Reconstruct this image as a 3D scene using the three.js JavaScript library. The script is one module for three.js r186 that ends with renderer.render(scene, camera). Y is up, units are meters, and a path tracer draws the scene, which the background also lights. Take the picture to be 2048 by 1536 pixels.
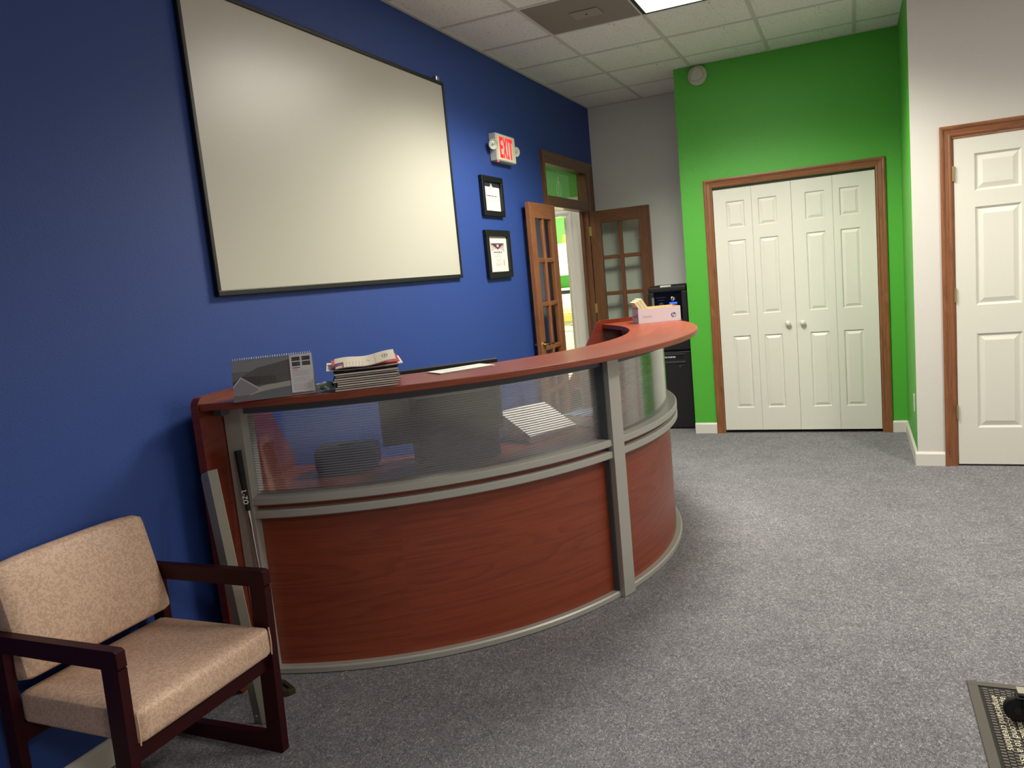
import * as THREE from 'three';
import { RoundedBoxGeometry } from 'three/addons/geometries/RoundedBoxGeometry.js';
import { mergeGeometries } from 'three/addons/utils/BufferGeometryUtils.js';
import { RectAreaLightUniformsLib } from 'three/addons/lights/RectAreaLightUniformsLib.js';
import { FontLoader } from 'three/addons/loaders/FontLoader.js';
import { TextGeometry } from 'three/addons/geometries/TextGeometry.js';

// ---------------------------------------------------------------- camera, light, exposure
RectAreaLightUniformsLib.init();
const scene = new THREE.Scene();
scene.background = new THREE.Color(0x000000);
const camera = new THREE.PerspectiveCamera(2 * Math.atan(768 / 1548.511) * 180 / Math.PI, 2048 / 1536, 0.05, 60);
camera.position.set(2.306, 1.466, 0.670);
camera.rotation.order = 'YXZ';
camera.rotation.set(-0.133, 0.423, -0.095);
const renderer = new THREE.WebGLRenderer({ antialias: true });
renderer.toneMapping = THREE.LinearToneMapping;
renderer.toneMappingExposure = 1.3;
renderer.outputColorSpace = THREE.SRGBColorSpace;
renderer.shadowMap.enabled = true;
const MAIN = 6, FAR = 6, KITCHEN = 40, HALL = 13;       // panel luminances
function panelLight(x, y, z, w, d, intensity, color = 0xfffceb) {
  const l = new THREE.RectAreaLight(color, intensity, w, d);
  l.position.set(x, y, z); l.rotation.x = -Math.PI / 2; l.castShadow = true;
  scene.add(l); return l;
}
panelLight(1.453, 3.030, -3.84, 0.54, 1.15, MAIN);
panelLight(3.893, 3.030, -2.62, 0.54, 1.15, FAR);
panelLight(3.893, 3.030, 1.04, 0.54, 1.15, FAR);
// prismatic lenses throw most of their light down, within about 70 degrees of the vertical
function lensBeam(x, z, candela, nx, nz) {
  for (let i = 0; i < nx; i++) for (let j = 0; j < nz; j++) {
    const l = new THREE.SpotLight(0xfffceb, candela / (nx * nz), 0, 77 * Math.PI / 180, 0.3, 2); const px = x + ((i + 0.5) / nx - 0.5) * 0.52, pz = z + ((j + 0.5) / nz - 0.5) * 1.1;
    l.position.set(px, 3.028, pz); l.target.position.set(px, 0, pz); l.castShadow = true; l.shadow.radius = 9; scene.add(l, l.target);
  }
}
lensBeam(1.453, -3.84, 30, 2, 3);
lensBeam(3.893, -2.62, 16, 1, 2);
lensBeam(3.893, 1.04, 8, 1, 1);
panelLight(-1.3, 2.585, -8.0, 0.9, 0.9, KITCHEN);
panelLight(-0.75, 2.585, -6.1, 0.4, 0.4, HALL);

// ---------------------------------------------------------------- helpers
const H = 3.042, ZB = -6.847, ZG = -5.988, ZR = -4.956, XG = 1.014, X1 = 2.659;
const used = {};
function numbered(n) { const k = used[n] = (used[n] || 0) + 1; return k === 1 ? n : n + '_' + String(k - 1).padStart(3, '0'); }
function rng(seed) { let s = seed >>> 0; return () => { s = (s + 0x6D2B79F5) | 0; let t = Math.imul(s ^ (s >>> 15), 1 | s); t = (t + Math.imul(t ^ (t >>> 7), 61 | t)) ^ t; return ((t ^ (t >>> 14)) >>> 0) / 4294967296; }; }
function shade(o) { o.traverse(c => { if (c.isMesh) { c.castShadow = true; c.receiveShadow = true; } }); return o; }
function obj(name, geo, mat, parent) {
  const g = Array.isArray(geo) ? (geo.length > 1 ? mergeGeometries(geo.map(clean)) : geo[0]) : geo;
  const m = new THREE.Mesh(g, mat); m.name = parent ? name : numbered(name); m.castShadow = m.receiveShadow = true; (parent || scene).add(m); return m;
}
function clean(g) { const h = g.index ? g.toNonIndexed() : g.clone(); for (const k of Object.keys(h.attributes)) if (!['position', 'normal', 'uv'].includes(k)) h.deleteAttribute(k); if (!h.attributes.uv) h.setAttribute('uv', new THREE.BufferAttribute(new Float32Array(h.attributes.position.count * 2), 2)); return h; }
function thing(name, label, category, pos = [0, 0, 0], turn = 0, group) {
  const o = new THREE.Group(); o.name = numbered(name); scene.add(o); o.position.set(...pos); o.rotation.y = turn;
  o.userData = { label, category }; if (group) o.userData.group = group; return o;
}
function tag(o, label, category, group) { Object.assign(o.userData, { label, category }); if (group) o.userData.group = group; return o; }
function struct(name, label, category, geo, mat) {
  const o = geo ? obj(name, geo, mat) : new THREE.Group(); if (!geo) { o.name = numbered(name); scene.add(o); }
  o.userData = { kind: 'structure', label, category }; return o;
}
function metricUV(g, along) {            // uv in metres, u along the chosen axis where the face has it
  const h = g.index ? g.toNonIndexed() : g; const p = h.attributes.position, n = p.count, uv = new Float32Array(n * 2);
  h.computeBoundingBox(); const s = h.boundingBox.getSize(new THREE.Vector3());
  const order = along !== undefined ? along : (s.x >= s.y && s.x >= s.z ? 0 : s.y >= s.z ? 1 : 2);
  const a = new THREE.Vector3(), b = new THREE.Vector3(), c = new THREE.Vector3();
  for (let i = 0; i < n; i += 3) {
    a.fromBufferAttribute(p, i); b.fromBufferAttribute(p, i + 1).sub(a); c.fromBufferAttribute(p, i + 2).sub(a); b.cross(c);
    const k = [Math.abs(b.x), Math.abs(b.y), Math.abs(b.z)], d = k.indexOf(Math.max(...k));
    let ax = [0, 1, 2].filter(q => q !== d); if (ax[1] === order) ax.reverse();
    for (let j = 0; j < 3; j++) { const v = [p.getX(i + j), p.getY(i + j), p.getZ(i + j)]; uv[(i + j) * 2] = v[ax[0]]; uv[(i + j) * 2 + 1] = v[ax[1]]; }
  }
  h.setAttribute('uv', new THREE.BufferAttribute(uv, 2)); return h;
}
// box from corner to corner, with rounded edges when r > 0
function bx(x0, x1, y0, y1, z0, z1, r = 0, along, seg = 2) {
  const w = Math.abs(x1 - x0), h = Math.abs(y1 - y0), d = Math.abs(z1 - z0);
  const g = r > 0 ? new RoundedBoxGeometry(w, h, d, seg, Math.min(r, w / 2.01, h / 2.01, d / 2.01)) : new THREE.BoxGeometry(w, h, d);
  g.translate((x0 + x1) / 2, (y0 + y1) / 2, (z0 + z1) / 2); return metricUV(g, along);
}
class Geo {
  constructor() { this.p = []; this.n = []; this.u = []; }
  tri(a, b, c, na, nb, nc, ua = [0, 0], ub = [0, 0], uc = [0, 0]) { this.p.push(...a, ...b, ...c); this.n.push(...na, ...nb, ...nc); this.u.push(...ua, ...ub, ...uc); }
  quad(a, b, c, d, N, U) {           // N: outward direction hint or four normals; U: four uvs
    const v = (q) => new THREE.Vector3(...q);
    const f = v(b).sub(v(a)).cross(v(d).sub(v(a))); if (f.lengthSq() < 1e-16) f.copy(v(c).sub(v(b)).cross(v(d).sub(v(b)))); f.normalize();
    let ns; if (Array.isArray(N[0])) ns = N; else ns = null;
    const hint = ns ? v(ns[0]) : v(N); if (f.dot(hint) < 0) { [b, d] = [d, b]; if (ns) ns = [ns[0], ns[3], ns[2], ns[1]]; if (U) U = [U[0], U[3], U[2], U[1]]; f.negate(); }
    const q = [f.x, f.y, f.z]; if (!ns) ns = [q, q, q, q]; if (!U) U = [[0, 0], [1, 0], [1, 1], [0, 1]];
    this.tri(a, b, c, ns[0], ns[1], ns[2], U[0], U[1], U[2]); this.tri(a, c, d, ns[0], ns[2], ns[3], U[0], U[2], U[3]);
  }
  build() { const g = new THREE.BufferGeometry(); g.setAttribute('position', new THREE.Float32BufferAttribute(this.p, 3)); g.setAttribute('normal', new THREE.Float32BufferAttribute(this.n, 3)); g.setAttribute('uv', new THREE.Float32BufferAttribute(this.u, 2)); return g; }
}
// loft between two outlines with the same number of points (flat faces, closed ends)
function loft(A, B, along = true) {
  const g = new Geo(), n = A.length, ca = [0, 1, 2].map(k => A.reduce((s, p) => s + p[k], 0) / n), cb = [0, 1, 2].map(k => B.reduce((s, p) => s + p[k], 0) / n);
  const L = Math.hypot(...[0, 1, 2].map(k => ca[k] - cb[k])); let v = 0;
  for (let i = 0; i < n; i++) {
    const j = (i + 1) % n, e = Math.hypot(...[0, 1, 2].map(k => A[i][k] - A[j][k]));
    const mid = [0, 1, 2].map(k => (A[i][k] + A[j][k] + B[i][k] + B[j][k]) / 4 - (ca[k] + cb[k]) / 2);
    g.quad(A[i], A[j], B[j], B[i], mid, [[0, v], [0, v + e], [L, v + e], [L, v]]); v += e;
  }
  for (const [P, c, o] of [[A, ca, cb], [B, cb, ca]]) { const d = [0, 1, 2].map(k => c[k] - o[k]); for (let i = 1; i < n - 1; i += 2) { const k = Math.min(i + 2, n - 1); g.quad(P[0], P[i], P[i + 1], P[k], d); } }
  return g.build();
}
// desk plan: arcs about OX, OZ; angle in degrees, 90 towards the camera side
const OX = -0.229, OZ = -3.170, RAD = Math.PI / 180;
const at = (r, a, y = 0) => [OX + r * Math.cos(a * RAD), y, OZ + r * Math.sin(a * RAD)];
function sweep(profile, a0, a1, seg = 40) {       // profile: closed outline of [r, y]
  const g = new Geo(), n = profile.length; let area = 0;
  for (let i = 0; i < n; i++) { const [x, y] = profile[i], [X, Y] = profile[(i + 1) % n]; area += x * Y - X * y; }
  const pr = area < 0 ? [...profile].reverse() : profile; const rm = pr.reduce((s, p) => s + p[0], 0) / n; let v = 0;
  for (let i = 0; i < n; i++) {
    const [r0, y0] = pr[i], [r1, y1] = pr[(i + 1) % n], e = Math.hypot(r1 - r0, y1 - y0); if (e < 1e-9) continue; const nr = (y1 - y0) / e, ny = -(r1 - r0) / e;
    for (let k = 0; k < seg; k++) {
      const A = a0 + (a1 - a0) * k / seg, B = a0 + (a1 - a0) * (k + 1) / seg; const nn = a => [nr * Math.cos(a * RAD), ny, nr * Math.sin(a * RAD)];
      const ua = rm * A * RAD, ub = rm * B * RAD;
      g.quad(at(r0, A, y0), at(r1, A, y1), at(r1, B, y1), at(r0, B, y0), [nn(A), nn(A), nn(B), nn(B)], [[ua, v], [ua, v + e], [ub, v + e], [ub, v]]);
    }
    v += e;
  }
  const sh = pr.map(p => new THREE.Vector2(...p)), tris = THREE.ShapeUtils.triangulateShape(sh, []);
  for (const [a, s] of [[a0, -1], [a1, 1]]) { const N = [s * -Math.sin(a * RAD) * Math.sign(a1 - a0), 0, s * Math.cos(a * RAD) * Math.sign(a1 - a0)]; for (const t of tris) { const P = t.map(i => at(pr[i][0], a, pr[i][1])), U = t.map(i => pr[i]); g.quad(P[0], P[1], P[2], P[2], N, [U[0], U[1], U[2], U[2]]); } }
  return g.build();
}
const rect = (r0, r1, y0, y1, c = 0) => c ? [[r0, y0], [r1 - c, y0], [r1, y0 + c], [r1, y1 - c], [r1 - c, y1], [r0, y1]] : [[r0, y0], [r1, y0], [r1, y1], [r0, y1]];
function tube(pts, r, seg = 24, rs = 8) { return new THREE.TubeGeometry(new THREE.CatmullRomCurve3(pts.map(p => new THREE.Vector3(...p))), seg, r, rs, false); }
function rod(a, b, r0, r1 = r0, n = 16) {
  const A = new THREE.Vector3(...a), B = new THREE.Vector3(...b), d = B.clone().sub(A), g = new THREE.CylinderGeometry(r1, r0, d.length(), n);
  g.applyQuaternion(new THREE.Quaternion().setFromUnitVectors(new THREE.Vector3(0, 1, 0), d.clone().normalize())); const c = A.add(B).multiplyScalar(0.5); g.translate(c.x, c.y, c.z); return g;
}

// ---------------------------------------------------------------- textures
function noise2(seed, per) {            // tiling value noise on a per x per lattice
  const r = rng(seed), t = new Float32Array(per * per); for (let i = 0; i < t.length; i++) t[i] = r();
  return (x, y) => { const xi = Math.floor(x), yi = Math.floor(y); let fx = x - xi, fy = y - yi; fx = fx * fx * (3 - 2 * fx); fy = fy * fy * (3 - 2 * fy); const m = q => ((q % per) + per) % per; const a = t[m(yi) * per + m(xi)], b = t[m(yi) * per + m(xi + 1)], c = t[m(yi + 1) * per + m(xi)], d = t[m(yi + 1) * per + m(xi + 1)]; return a + (b - a) * fx + (c - a) * fy + (a - b - c + d) * fx * fy; };
}
function dataTex(w, h, fn, metres, srgb = true) {
  const d = new Uint8Array(w * h * 4); const o = [0, 0, 0];
  for (let j = 0; j < h; j++) for (let i = 0; i < w; i++) { fn(i / w, j / h, o, i, j); const k = (j * w + i) * 4; d[k] = Math.max(0, Math.min(255, o[0])); d[k + 1] = Math.max(0, Math.min(255, o[1])); d[k + 2] = Math.max(0, Math.min(255, o[2])); d[k + 3] = 255; }
  const t = new THREE.DataTexture(d, w, h); t.wrapS = t.wrapT = THREE.RepeatWrapping; t.magFilter = THREE.LinearFilter; t.minFilter = THREE.LinearMipmapLinearFilter; t.generateMipmaps = true;
  if (srgb) t.colorSpace = THREE.SRGBColorSpace; t.repeat.set(1 / metres[0], 1 / metres[1]); t.needsUpdate = true; return t;
}
function wood(seed, A, B, metres, rings, pores) {        // u runs along the grain
  const n1 = noise2(seed, 8), n2 = noise2(seed + 1, 256), n3 = noise2(seed + 2, 32), n4 = noise2(seed + 3, 512);
  return dataTex(1024, 1024, (u, v, o) => {
    const w = n1(u * 2 + 0.3 * n3(u * 8, v * 8), v * 8) * rings + 0.5 * n3(u * 4, v * 32);
    let g = w - Math.floor(w); g = g < 0.8 ? g / 0.8 : (1 - g) / 0.2; g = g * g * 0.75;
    const f = n2(u * 16, v * 256), p = n4(u * 32, v * 512); const t = 0.42 * g + 0.38 * f + 0.2 * n3(u * 2, v * 4) + (p > 0.8 ? pores * (p - 0.8) * 4 : 0);
    for (let k = 0; k < 3; k++) o[k] = A[k] + (B[k] - A[k]) * t;
  }, metres);
}
const cherryTex = wood(11, [152, 70, 43], [108, 44, 27], [1.6, 0.62], 5, 0.2);
const oakTex = wood(31, [164, 106, 66], [104, 60, 36], [1.0, 0.3], 6, 0.9);
const darkOakTex = wood(51, [124, 82, 50], [70, 42, 24], [1.0, 0.3], 6, 0.9);
const fabricTex = (() => {
  const a = noise2(71, 64), b = noise2(72, 128), c = noise2(73, 512);
  return dataTex(1024, 1024, (u, v, o) => { const t = a(u * 64, v * 64) * 0.35 + b(u * 128, v * 128) * 0.65; const m = Math.max(0, Math.min(1, (t - 0.44) * 7)); const w = (c(u * 512, v * 512) - 0.5) * 14; o[0] = 216 - 20 * m + w; o[1] = 182 - 20 * m + w; o[2] = 160 - 20 * m + w; }, [0.5, 0.5]);
})();
const carpet = (() => {
  const S = 2048, lum = new Float32Array(S * S), r = rng(5), n = noise2(6, 16), n2 = noise2(8, 64);
  for (let i = 0; i < S * S; i++) lum[i] = 0.30 + 0.18 * r();
  for (let k = 0; k < 300000; k++) {
    let x = r() * S, y = r() * S, a = (r() < 0.6 ? (r() - 0.5) * 1.7 : r() * Math.PI * 2); const L = 4 + r() * 8, q = r(); const val = q < 0.42 ? 0.12 + 0.14 * r() : q < 0.8 ? 0.38 + 0.18 * r() : 0.62 + 0.34 * r(), bend = (r() - 0.5) * 0.35;
    for (let s = 0; s < L; s++) { const xi = ((x | 0) + S) % S, yi = ((y | 0) + S) % S; const id = yi * S + xi; lum[id] = lum[id] * 0.25 + val * 0.75; const id2 = yi * S + ((xi + 1) % S); lum[id2] = lum[id2] * 0.55 + val * 0.45; x += Math.cos(a); y += Math.sin(a); a += bend; }
  }
  const col = dataTex(S, S, (u, v, o, i, j) => { const l = lum[j * S + i], m = (n(u * 16, v * 16) - 0.5) * 10 + (n2(u * 64, v * 64) - 0.5) * 10; o[0] = 60 + 194 * l + m; o[1] = 59 + 190 * l + m; o[2] = 65 + 191 * l + m; }, [2.5, 2.5]);
  const bump = dataTex(S, S, (u, v, o, i, j) => { o[0] = o[1] = o[2] = 255 * lum[j * S + i]; }, [2.5, 2.5], false);
  return { col, bump };
})();
const tileTex = (() => { const a = noise2(81, 128), b = noise2(82, 256), r = rng(83); return dataTex(1024, 1024, (u, v, o) => { const t = a(u * 90, v * 90), s = b(u * 220, v * 220); const hole = (t > 0.80 ? (t - 0.80) * 4 : 0) + (s > 0.86 ? (s - 0.86) * 4 : 0); const w = 240 - 80 * Math.min(1, hole) + (r() - 0.5) * 8; o[0] = w; o[1] = w - 2; o[2] = w - 8; }, [0.61, 0.61]); })();
const wallBump = (() => { const a = noise2(91, 256), b = noise2(92, 512); return dataTex(1024, 1024, (u, v, o) => { o[0] = o[1] = o[2] = 255 * (0.6 * a(u * 256, v * 256) + 0.4 * b(u * 512, v * 512)); }, [1.2, 1.2], false); })();
const grainBump = (() => { const a = noise2(95, 512), b = noise2(96, 16); return dataTex(512, 512, (u, v, o) => { o[0] = o[1] = o[2] = 255 * (0.7 * a(u * 24 + b(u * 8, v * 8), v * 380) + 0.3 * b(u * 4, v * 16)); }, [0.9, 0.35], false); })();
function canvasTex(w, h, draw) { const c = document.createElement('canvas'); c.width = w; c.height = h; const x = c.getContext('2d'); draw(x, w, h); const t = new THREE.CanvasTexture(c); t.colorSpace = THREE.SRGBColorSpace; return t; }

// ---------------------------------------------------------------- materials
const std = (color, roughness = 0.6, more = {}) => new THREE.MeshStandardMaterial({ color, roughness, ...more });
const phys = (p) => new THREE.MeshPhysicalMaterial(p);
const paint = (color, roughness = 0.55) => std(color, roughness, { bumpMap: wallBump, bumpScale: 0.0006 });
const M = {
  blue: paint(0x26438c, 0.6), green: paint(0x52b038, 0.5), greyWall: paint(0xdcdcda, 0.6), white: paint(0xd6d2cd, 0.6),
  trimWhite: std(0xdcd8d0, 0.4), doorWhite: phys({ color: 0xdedbd2, roughness: 0.38, bumpMap: grainBump, bumpScale: 0.0004 }),
  carpet: std(0xe6e6e6, 1, { map: carpet.col, bumpMap: carpet.bump, bumpScale: 0.004 }),
  tile: std(0xffffff, 0.9, { map: tileTex }), tee: std(0xcfccc4, 0.5), deck: std(0x777777, 0.9),
  cherry: phys({ map: cherryTex, roughness: 0.4, clearcoat: 0.1, clearcoatRoughness: 0.25 }), cherryEdge: phys({ color: 0xd8b6a8, map: cherryTex, roughness: 0.3, clearcoat: 0.3, clearcoatRoughness: 0.2 }),
  oak: phys({ map: oakTex, roughness: 0.4, clearcoat: 0.2, clearcoatRoughness: 0.3 }), darkOak: phys({ map: darkOakTex, roughness: 0.38, clearcoat: 0.2, clearcoatRoughness: 0.3 }),
  mahogany: phys({ color: 0x320b10, roughness: 0.45, specularIntensity: 0.4 }),
  fabric: phys({ map: fabricTex, roughness: 0.55, sheen: 0.5, sheenRoughness: 0.4, sheenColor: new THREE.Color(0xd8c0a4) }),
  silver: std(0xb2b0aa, 0.45, { metalness: 0.3 }), darkSilver: std(0x565b60, 0.5, { metalness: 0.3 }),
  black: std(0x0c0c0d, 0.45), blackGloss: std(0x08080a, 0.18), charcoal: std(0x1b1b1c, 0.5), rubber: std(0x111111, 0.75),
  brass: std(0xc9b070, 0.25, { metalness: 1 }), oldBrass: std(0xa8966a, 0.4, { metalness: 0.6 }), bronze: std(0x3c3222, 0.35, { metalness: 0.8 }), chrome: std(0xd0d0d0, 0.12, { metalness: 1 }), steel: std(0xa5a49c, 0.38, { metalness: 0.7 }),
  glass: phys({ color: 0xf6faf6, transmission: 1, roughness: 0.02, thickness: 0, ior: 1.5 }),
  poly: phys({ color: 0xfafafc, transmission: 0.985, roughness: 0.11, thickness: 0, ior: 2.1 }),
  web: phys({ color: 0x7c7c84, transmission: 0.35, roughness: 0.3, thickness: 0, ior: 1.58 }),
  plastic: std(0xc9c7bf, 0.4), paper: std(0xe4e0da, 0.8), cream: std(0xe6d9ae, 0.6), card: std(0xcfae76, 0.85),
  board: phys({ color: 0xc2beb4, roughness: 0.3, clearcoat: 0.35, clearcoatRoughness: 0.3 }),
};
const glow = (hex, k) => new THREE.MeshStandardMaterial({ color: 0x000000, emissive: hex, emissiveIntensity: k, roughness: 0.5 });

// ---------------------------------------------------------------- the setting
const XE = 5.2, ZF = 3.3, T = 0.08;
{ const g = new THREE.PlaneGeometry(1, 1); g.dispose(); }
struct('floor', 'grey purple flecked loop carpet covering the office floor', 'floor', bx(-T, XE + T, -0.12, 0, -7.2, ZF + T), M.carpet);
struct('floor', 'pale hard floor of the kitchen beyond the blue wall', 'floor', bx(-3.2, -T, -0.12, -0.001, -9.6, -4.6), std(0xb9b3a2, 0.4));
// blue wall with the doorway
const D0 = -5.49, D1 = -6.62, DH = 2.44;         // rough opening of the double door with its transom
{
  const w = struct('wall_left', 'deep blue painted wall behind the curved reception desk', 'wall');
  obj('wall_panel', bx(-T, 0, 0, 3.12, D0, ZF + T), M.blue, w); obj('wall_panel', bx(-T, 0, DH, 3.12, D1, D0), M.blue, w); obj('wall_panel', bx(-T, 0, 0, 3.12, ZB - T, D1), M.blue, w);
}
struct('wall_back', 'pale grey wall behind the open glazed door and water dispenser', 'wall', bx(0, XG, 0, 3.12, ZB - T, ZB), M.greyWall);
{
  const w = struct('wall_closet', 'bright green wall around the white bifold closet doors', 'wall');
  const a = 1.262, b = 2.484, h = 2.05;
  obj('wall_panel', bx(XG, a, 0, 3.12, ZG - 0.12, ZG), M.green, w); obj('wall_panel', bx(b, X1, 0, 3.12, ZG - 0.12, ZG), M.green, w); obj('wall_panel', bx(a, b, h, 3.12, ZG - 0.12, ZG), M.green, w);
  obj('corner_return', bx(XG, XG + 0.12, 0, 3.12, ZB, ZG - 0.12), M.greyWall, w);
  obj('closet_back', bx(XG + 0.12, X1, 0, 3.12, ZB - T, ZB), M.greyWall, w);
}
struct('wall_return', 'narrow green side wall between the closet wall and white wall', 'wall', bx(X1, X1 + 0.0115, 0, 3.12, ZG - 0.12, ZR - 0.002), M.green);
{
  const w = struct('wall_right', 'warm white wall around the hinged six panel door', 'wall');
  const a = 2.884, b = 3.70, h = 2.075;
  obj('wall_panel', bx(X1 + 0.012, a, 0, 3.12, ZR - 0.12, ZR), M.white, w); obj('wall_panel', bx(b, XE, 0, 3.12, ZR - 0.12, ZR), M.white, w); obj('wall_panel', bx(a, b, h, 3.12, ZR - 0.12, ZR), M.white, w);
  obj('wall_panel', bx(X1 + 0.012, X1 + 0.13, 0, 3.12, ZB, ZR - 0.12), M.white, w); obj('corner_bead', bx(X1, X1 + 0.012, 0, 3.12, ZR - 0.002, ZR), M.white, w);
}
struct('wall_side', 'white wall far to the right of the office', 'wall', bx(XE, XE + T, 0, 3.12, ZR - 0.12, ZF + T), M.white);
struct('wall_front', 'white wall behind the photographer', 'wall', bx(-T, XE + T, 0, 3.12, ZF, ZF + T), M.white);
// suspended ceiling
{
  const c = struct('ceiling', 'suspended ceiling of speckled white tiles in a metal grid', 'ceiling');
  obj('deck', bx(-T, XE + T, H + 0.07, H + 0.17, -7.0, ZF + T), M.deck, c);
  const xs = [0, 0.538, 1.148, 1.758, 2.368, 2.978, 3.588, 4.198, 4.808, XE], zs = [ZB]; for (let k = 0; k < 16; k++) zs.push(-6.28 + 0.61 * k); zs.push(ZF);
  const skip = (i, j) => (i === 2 || i === 6) && (zs[j] > -4.46 && zs[j] < -3.3 && i === 2 || i === 6 && (zs[j] > -3.3 && zs[j] < -2.1 || zs[j] > 0.4 && zs[j] < 1.5)) || (i === 1 && Math.abs(zs[j] + 4.45) < 0.02);
  const cache = {};
  for (let i = 0; i < xs.length - 1; i++) for (let j = 0; j < zs.length - 1; j++) {
    const w = xs[i + 1] - xs[i], d = zs[j + 1] - zs[j], cx = (xs[i] + xs[i + 1]) / 2, cz = (zs[j] + zs[j + 1]) / 2; if (skip(i, j)) continue;
    if (cz < -6.2 && cx > 1.2) continue; if (cx > 2.9 && cz < -5.1) continue;
    const key = w.toFixed(3) + d.toFixed(3); cache[key] = cache[key] || bx(-w / 2 + 0.004, w / 2 - 0.004, 0, 0.015, -d / 2 + 0.004, d / 2 - 0.004, 0.002, undefined, 1);
    obj('tile', cache[key], M.tile, c).position.set(cx, H + 0.003, cz);
  }
  for (const x of xs.slice(1, -1)) obj('main_tee', bx(x - 0.012, x + 0.012, H - 0.003, H + 0.004, x > 1.1 ? (x > 2.7 ? ZR : ZG) : ZB, ZF), M.tee, c);
  for (const z of zs.slice(1, -1)) for (let i = 0; i < xs.length - 1; i++) { if (z < -5.98 && xs[i] > 1) continue; if (z < ZR && xs[i] > 2.6) continue; const x0 = xs[i] + (i ? 0.012 : 0), x1 = Math.min(xs[i + 1] - 0.012, z < ZG ? XG : 9, z < ZR ? X1 : 9); obj('cross_tee', bx(x0, x1, H - 0.002, H + 0.004, z - 0.012, z + 0.012), M.tee, c); }
  obj('wall_angle', bx(0, 0.02, H - 0.004, H + 0.003, ZB, ZF), M.tee, c); obj('wall_angle', bx(0.02, XG, H - 0.004, H + 0.003, ZB, ZB + 0.02), M.tee, c); obj('wall_angle', bx(XG, X1, H - 0.004, H + 0.003, ZG, ZG + 0.02), M.tee, c);
}
// baseboards
function baseboard(name, label, a, b, n) {        // a, b: plan points of the wall foot, n: direction into the room
  const pr = [[0, 0], [0.014, 0], [0.014, 0.078], [0.008, 0.088], [0.004, 0.092], [0, 0.092]]; const P = q => pr.map(([o, y]) => [q[0] + n[0] * o, y, q[1] + n[1] * o]); return struct(name, label, 'baseboard', loft(P(a), P(b)), M.trimWhite);
}
baseboard('baseboard_left', 'white baseboard along the blue wall behind the armchair', [0, ZF], [0, -5.43], [1, 0]);
baseboard('baseboard_back', 'white baseboard along the grey back wall', [0, ZB], [XG, ZB], [0, 1]);
baseboard('baseboard_closet', 'short white baseboard left of the bifold doors under green wall', [XG, ZG], [1.2, ZG], [0, 1]);
baseboard('baseboard_closet', 'short white baseboard right of the bifold doors under green wall', [2.55, ZG], [X1, ZG], [0, 1]);
baseboard('baseboard_return', 'white baseboard along the narrow green side wall', [X1, ZG + 0.014], [X1, ZR], [-1, 0]);
baseboard('baseboard_right', 'short white baseboard between green corner and white door casing', [X1 - 0.014, ZR], [2.818, ZR], [0, 1]);
baseboard('baseboard_right', 'white baseboard beyond the hinged white door', [3.77, ZR], [XE, ZR], [0, 1]);
// moulded door casings: pts = outer path of four points, inn = inward diagonal of each
const CP = [[0, 0], [0, 0.019], [0.010, 0.022], [0.020, 0.019], [0.026, 0.014], [0.048, 0.011], [0.054, 0.014], [0.062, 0.011], [0.066, 0.006], [0.066, 0]];
function casing(name, label, mat, pts, inn, n, k = 1) {
  const o = struct(name, label, 'door trim'); const F = i => CP.map(([w, t]) => [0, 1, 2].map(q => pts[i][q] + inn[i][q] * w * k + n[q] * t));
  ['side_casing', 'head_casing', 'side_casing'].forEach((nm, i) => obj(nm, loft(F(i), F(i + 1)), mat, o)); return o;
}
casing('trim_1', 'brown oak casing around the white bifold closet doors', M.oak, [[1.200, 0, ZG], [1.200, 2.122, ZG], [2.552, 2.122, ZG], [2.552, 0, ZG]], [[1, 0, 0], [1, -1, 0], [-1, -1, 0], [-1, 0, 0]], [0, 0, 1], 1.05);
{
  const t = casing('trim_2', 'brown oak casing around the hinged white door', M.oak, [[2.819, 0, ZR], [2.819, 2.145, ZR], [3.765, 2.145, ZR], [3.765, 0, ZR]], [[1, 0, 0], [1, -1, 0], [-1, -1, 0], [-1, 0, 0]], [0, 0, 1]);
  obj('door_stop', bx(2.884, 2.892, 0, 2.072, ZR - 0.11, ZR + 0.004), M.oak, t); obj('door_stop', bx(3.692, 3.70, 0, 2.072, ZR - 0.11, ZR + 0.004), M.oak, t); obj('door_stop', bx(2.884, 3.70, 2.065, 2.075, ZR - 0.11, ZR + 0.004), M.oak, t);
}
{
  const t = casing('trim_3', 'dark oak casing around the glazed double doorway in blue wall', M.darkOak, [[0, 0, -5.432], [0, 2.498, -5.432], [0, 2.498, -6.780], [0, 0, -6.780]], [[0, 0, -1], [0, -1, -1], [0, -1, 1], [0, 0, 1]], [1, 0, 0], 1.25);
  obj('jamb', bx(-T - 0.005, 0.006, 0, DH, D0 - 0.03, D0), M.darkOak, t); obj('jamb', bx(-T - 0.005, 0.006, 0, DH, D1, D1 + 0.03), M.darkOak, t);
  obj('head_jamb', bx(-T - 0.005, 0.006, DH - 0.04, DH, D1 + 0.03, D0 - 0.03), M.darkOak, t); obj('transom_rail', bx(-T - 0.005, 0.012, 2.045, 2.135, D1 + 0.03, D0 - 0.03, 0.004), M.darkOak, t);
  obj('flat_casing', bx(0.0005, 0.010, 0, 2.44, -6.700, -6.612), M.darkOak, t);
  obj('inner_stop', bx(-0.075, -0.05, 0, 2.045, D1 + 0.03, D1 + 0.045), M.darkOak, t);
}
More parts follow.
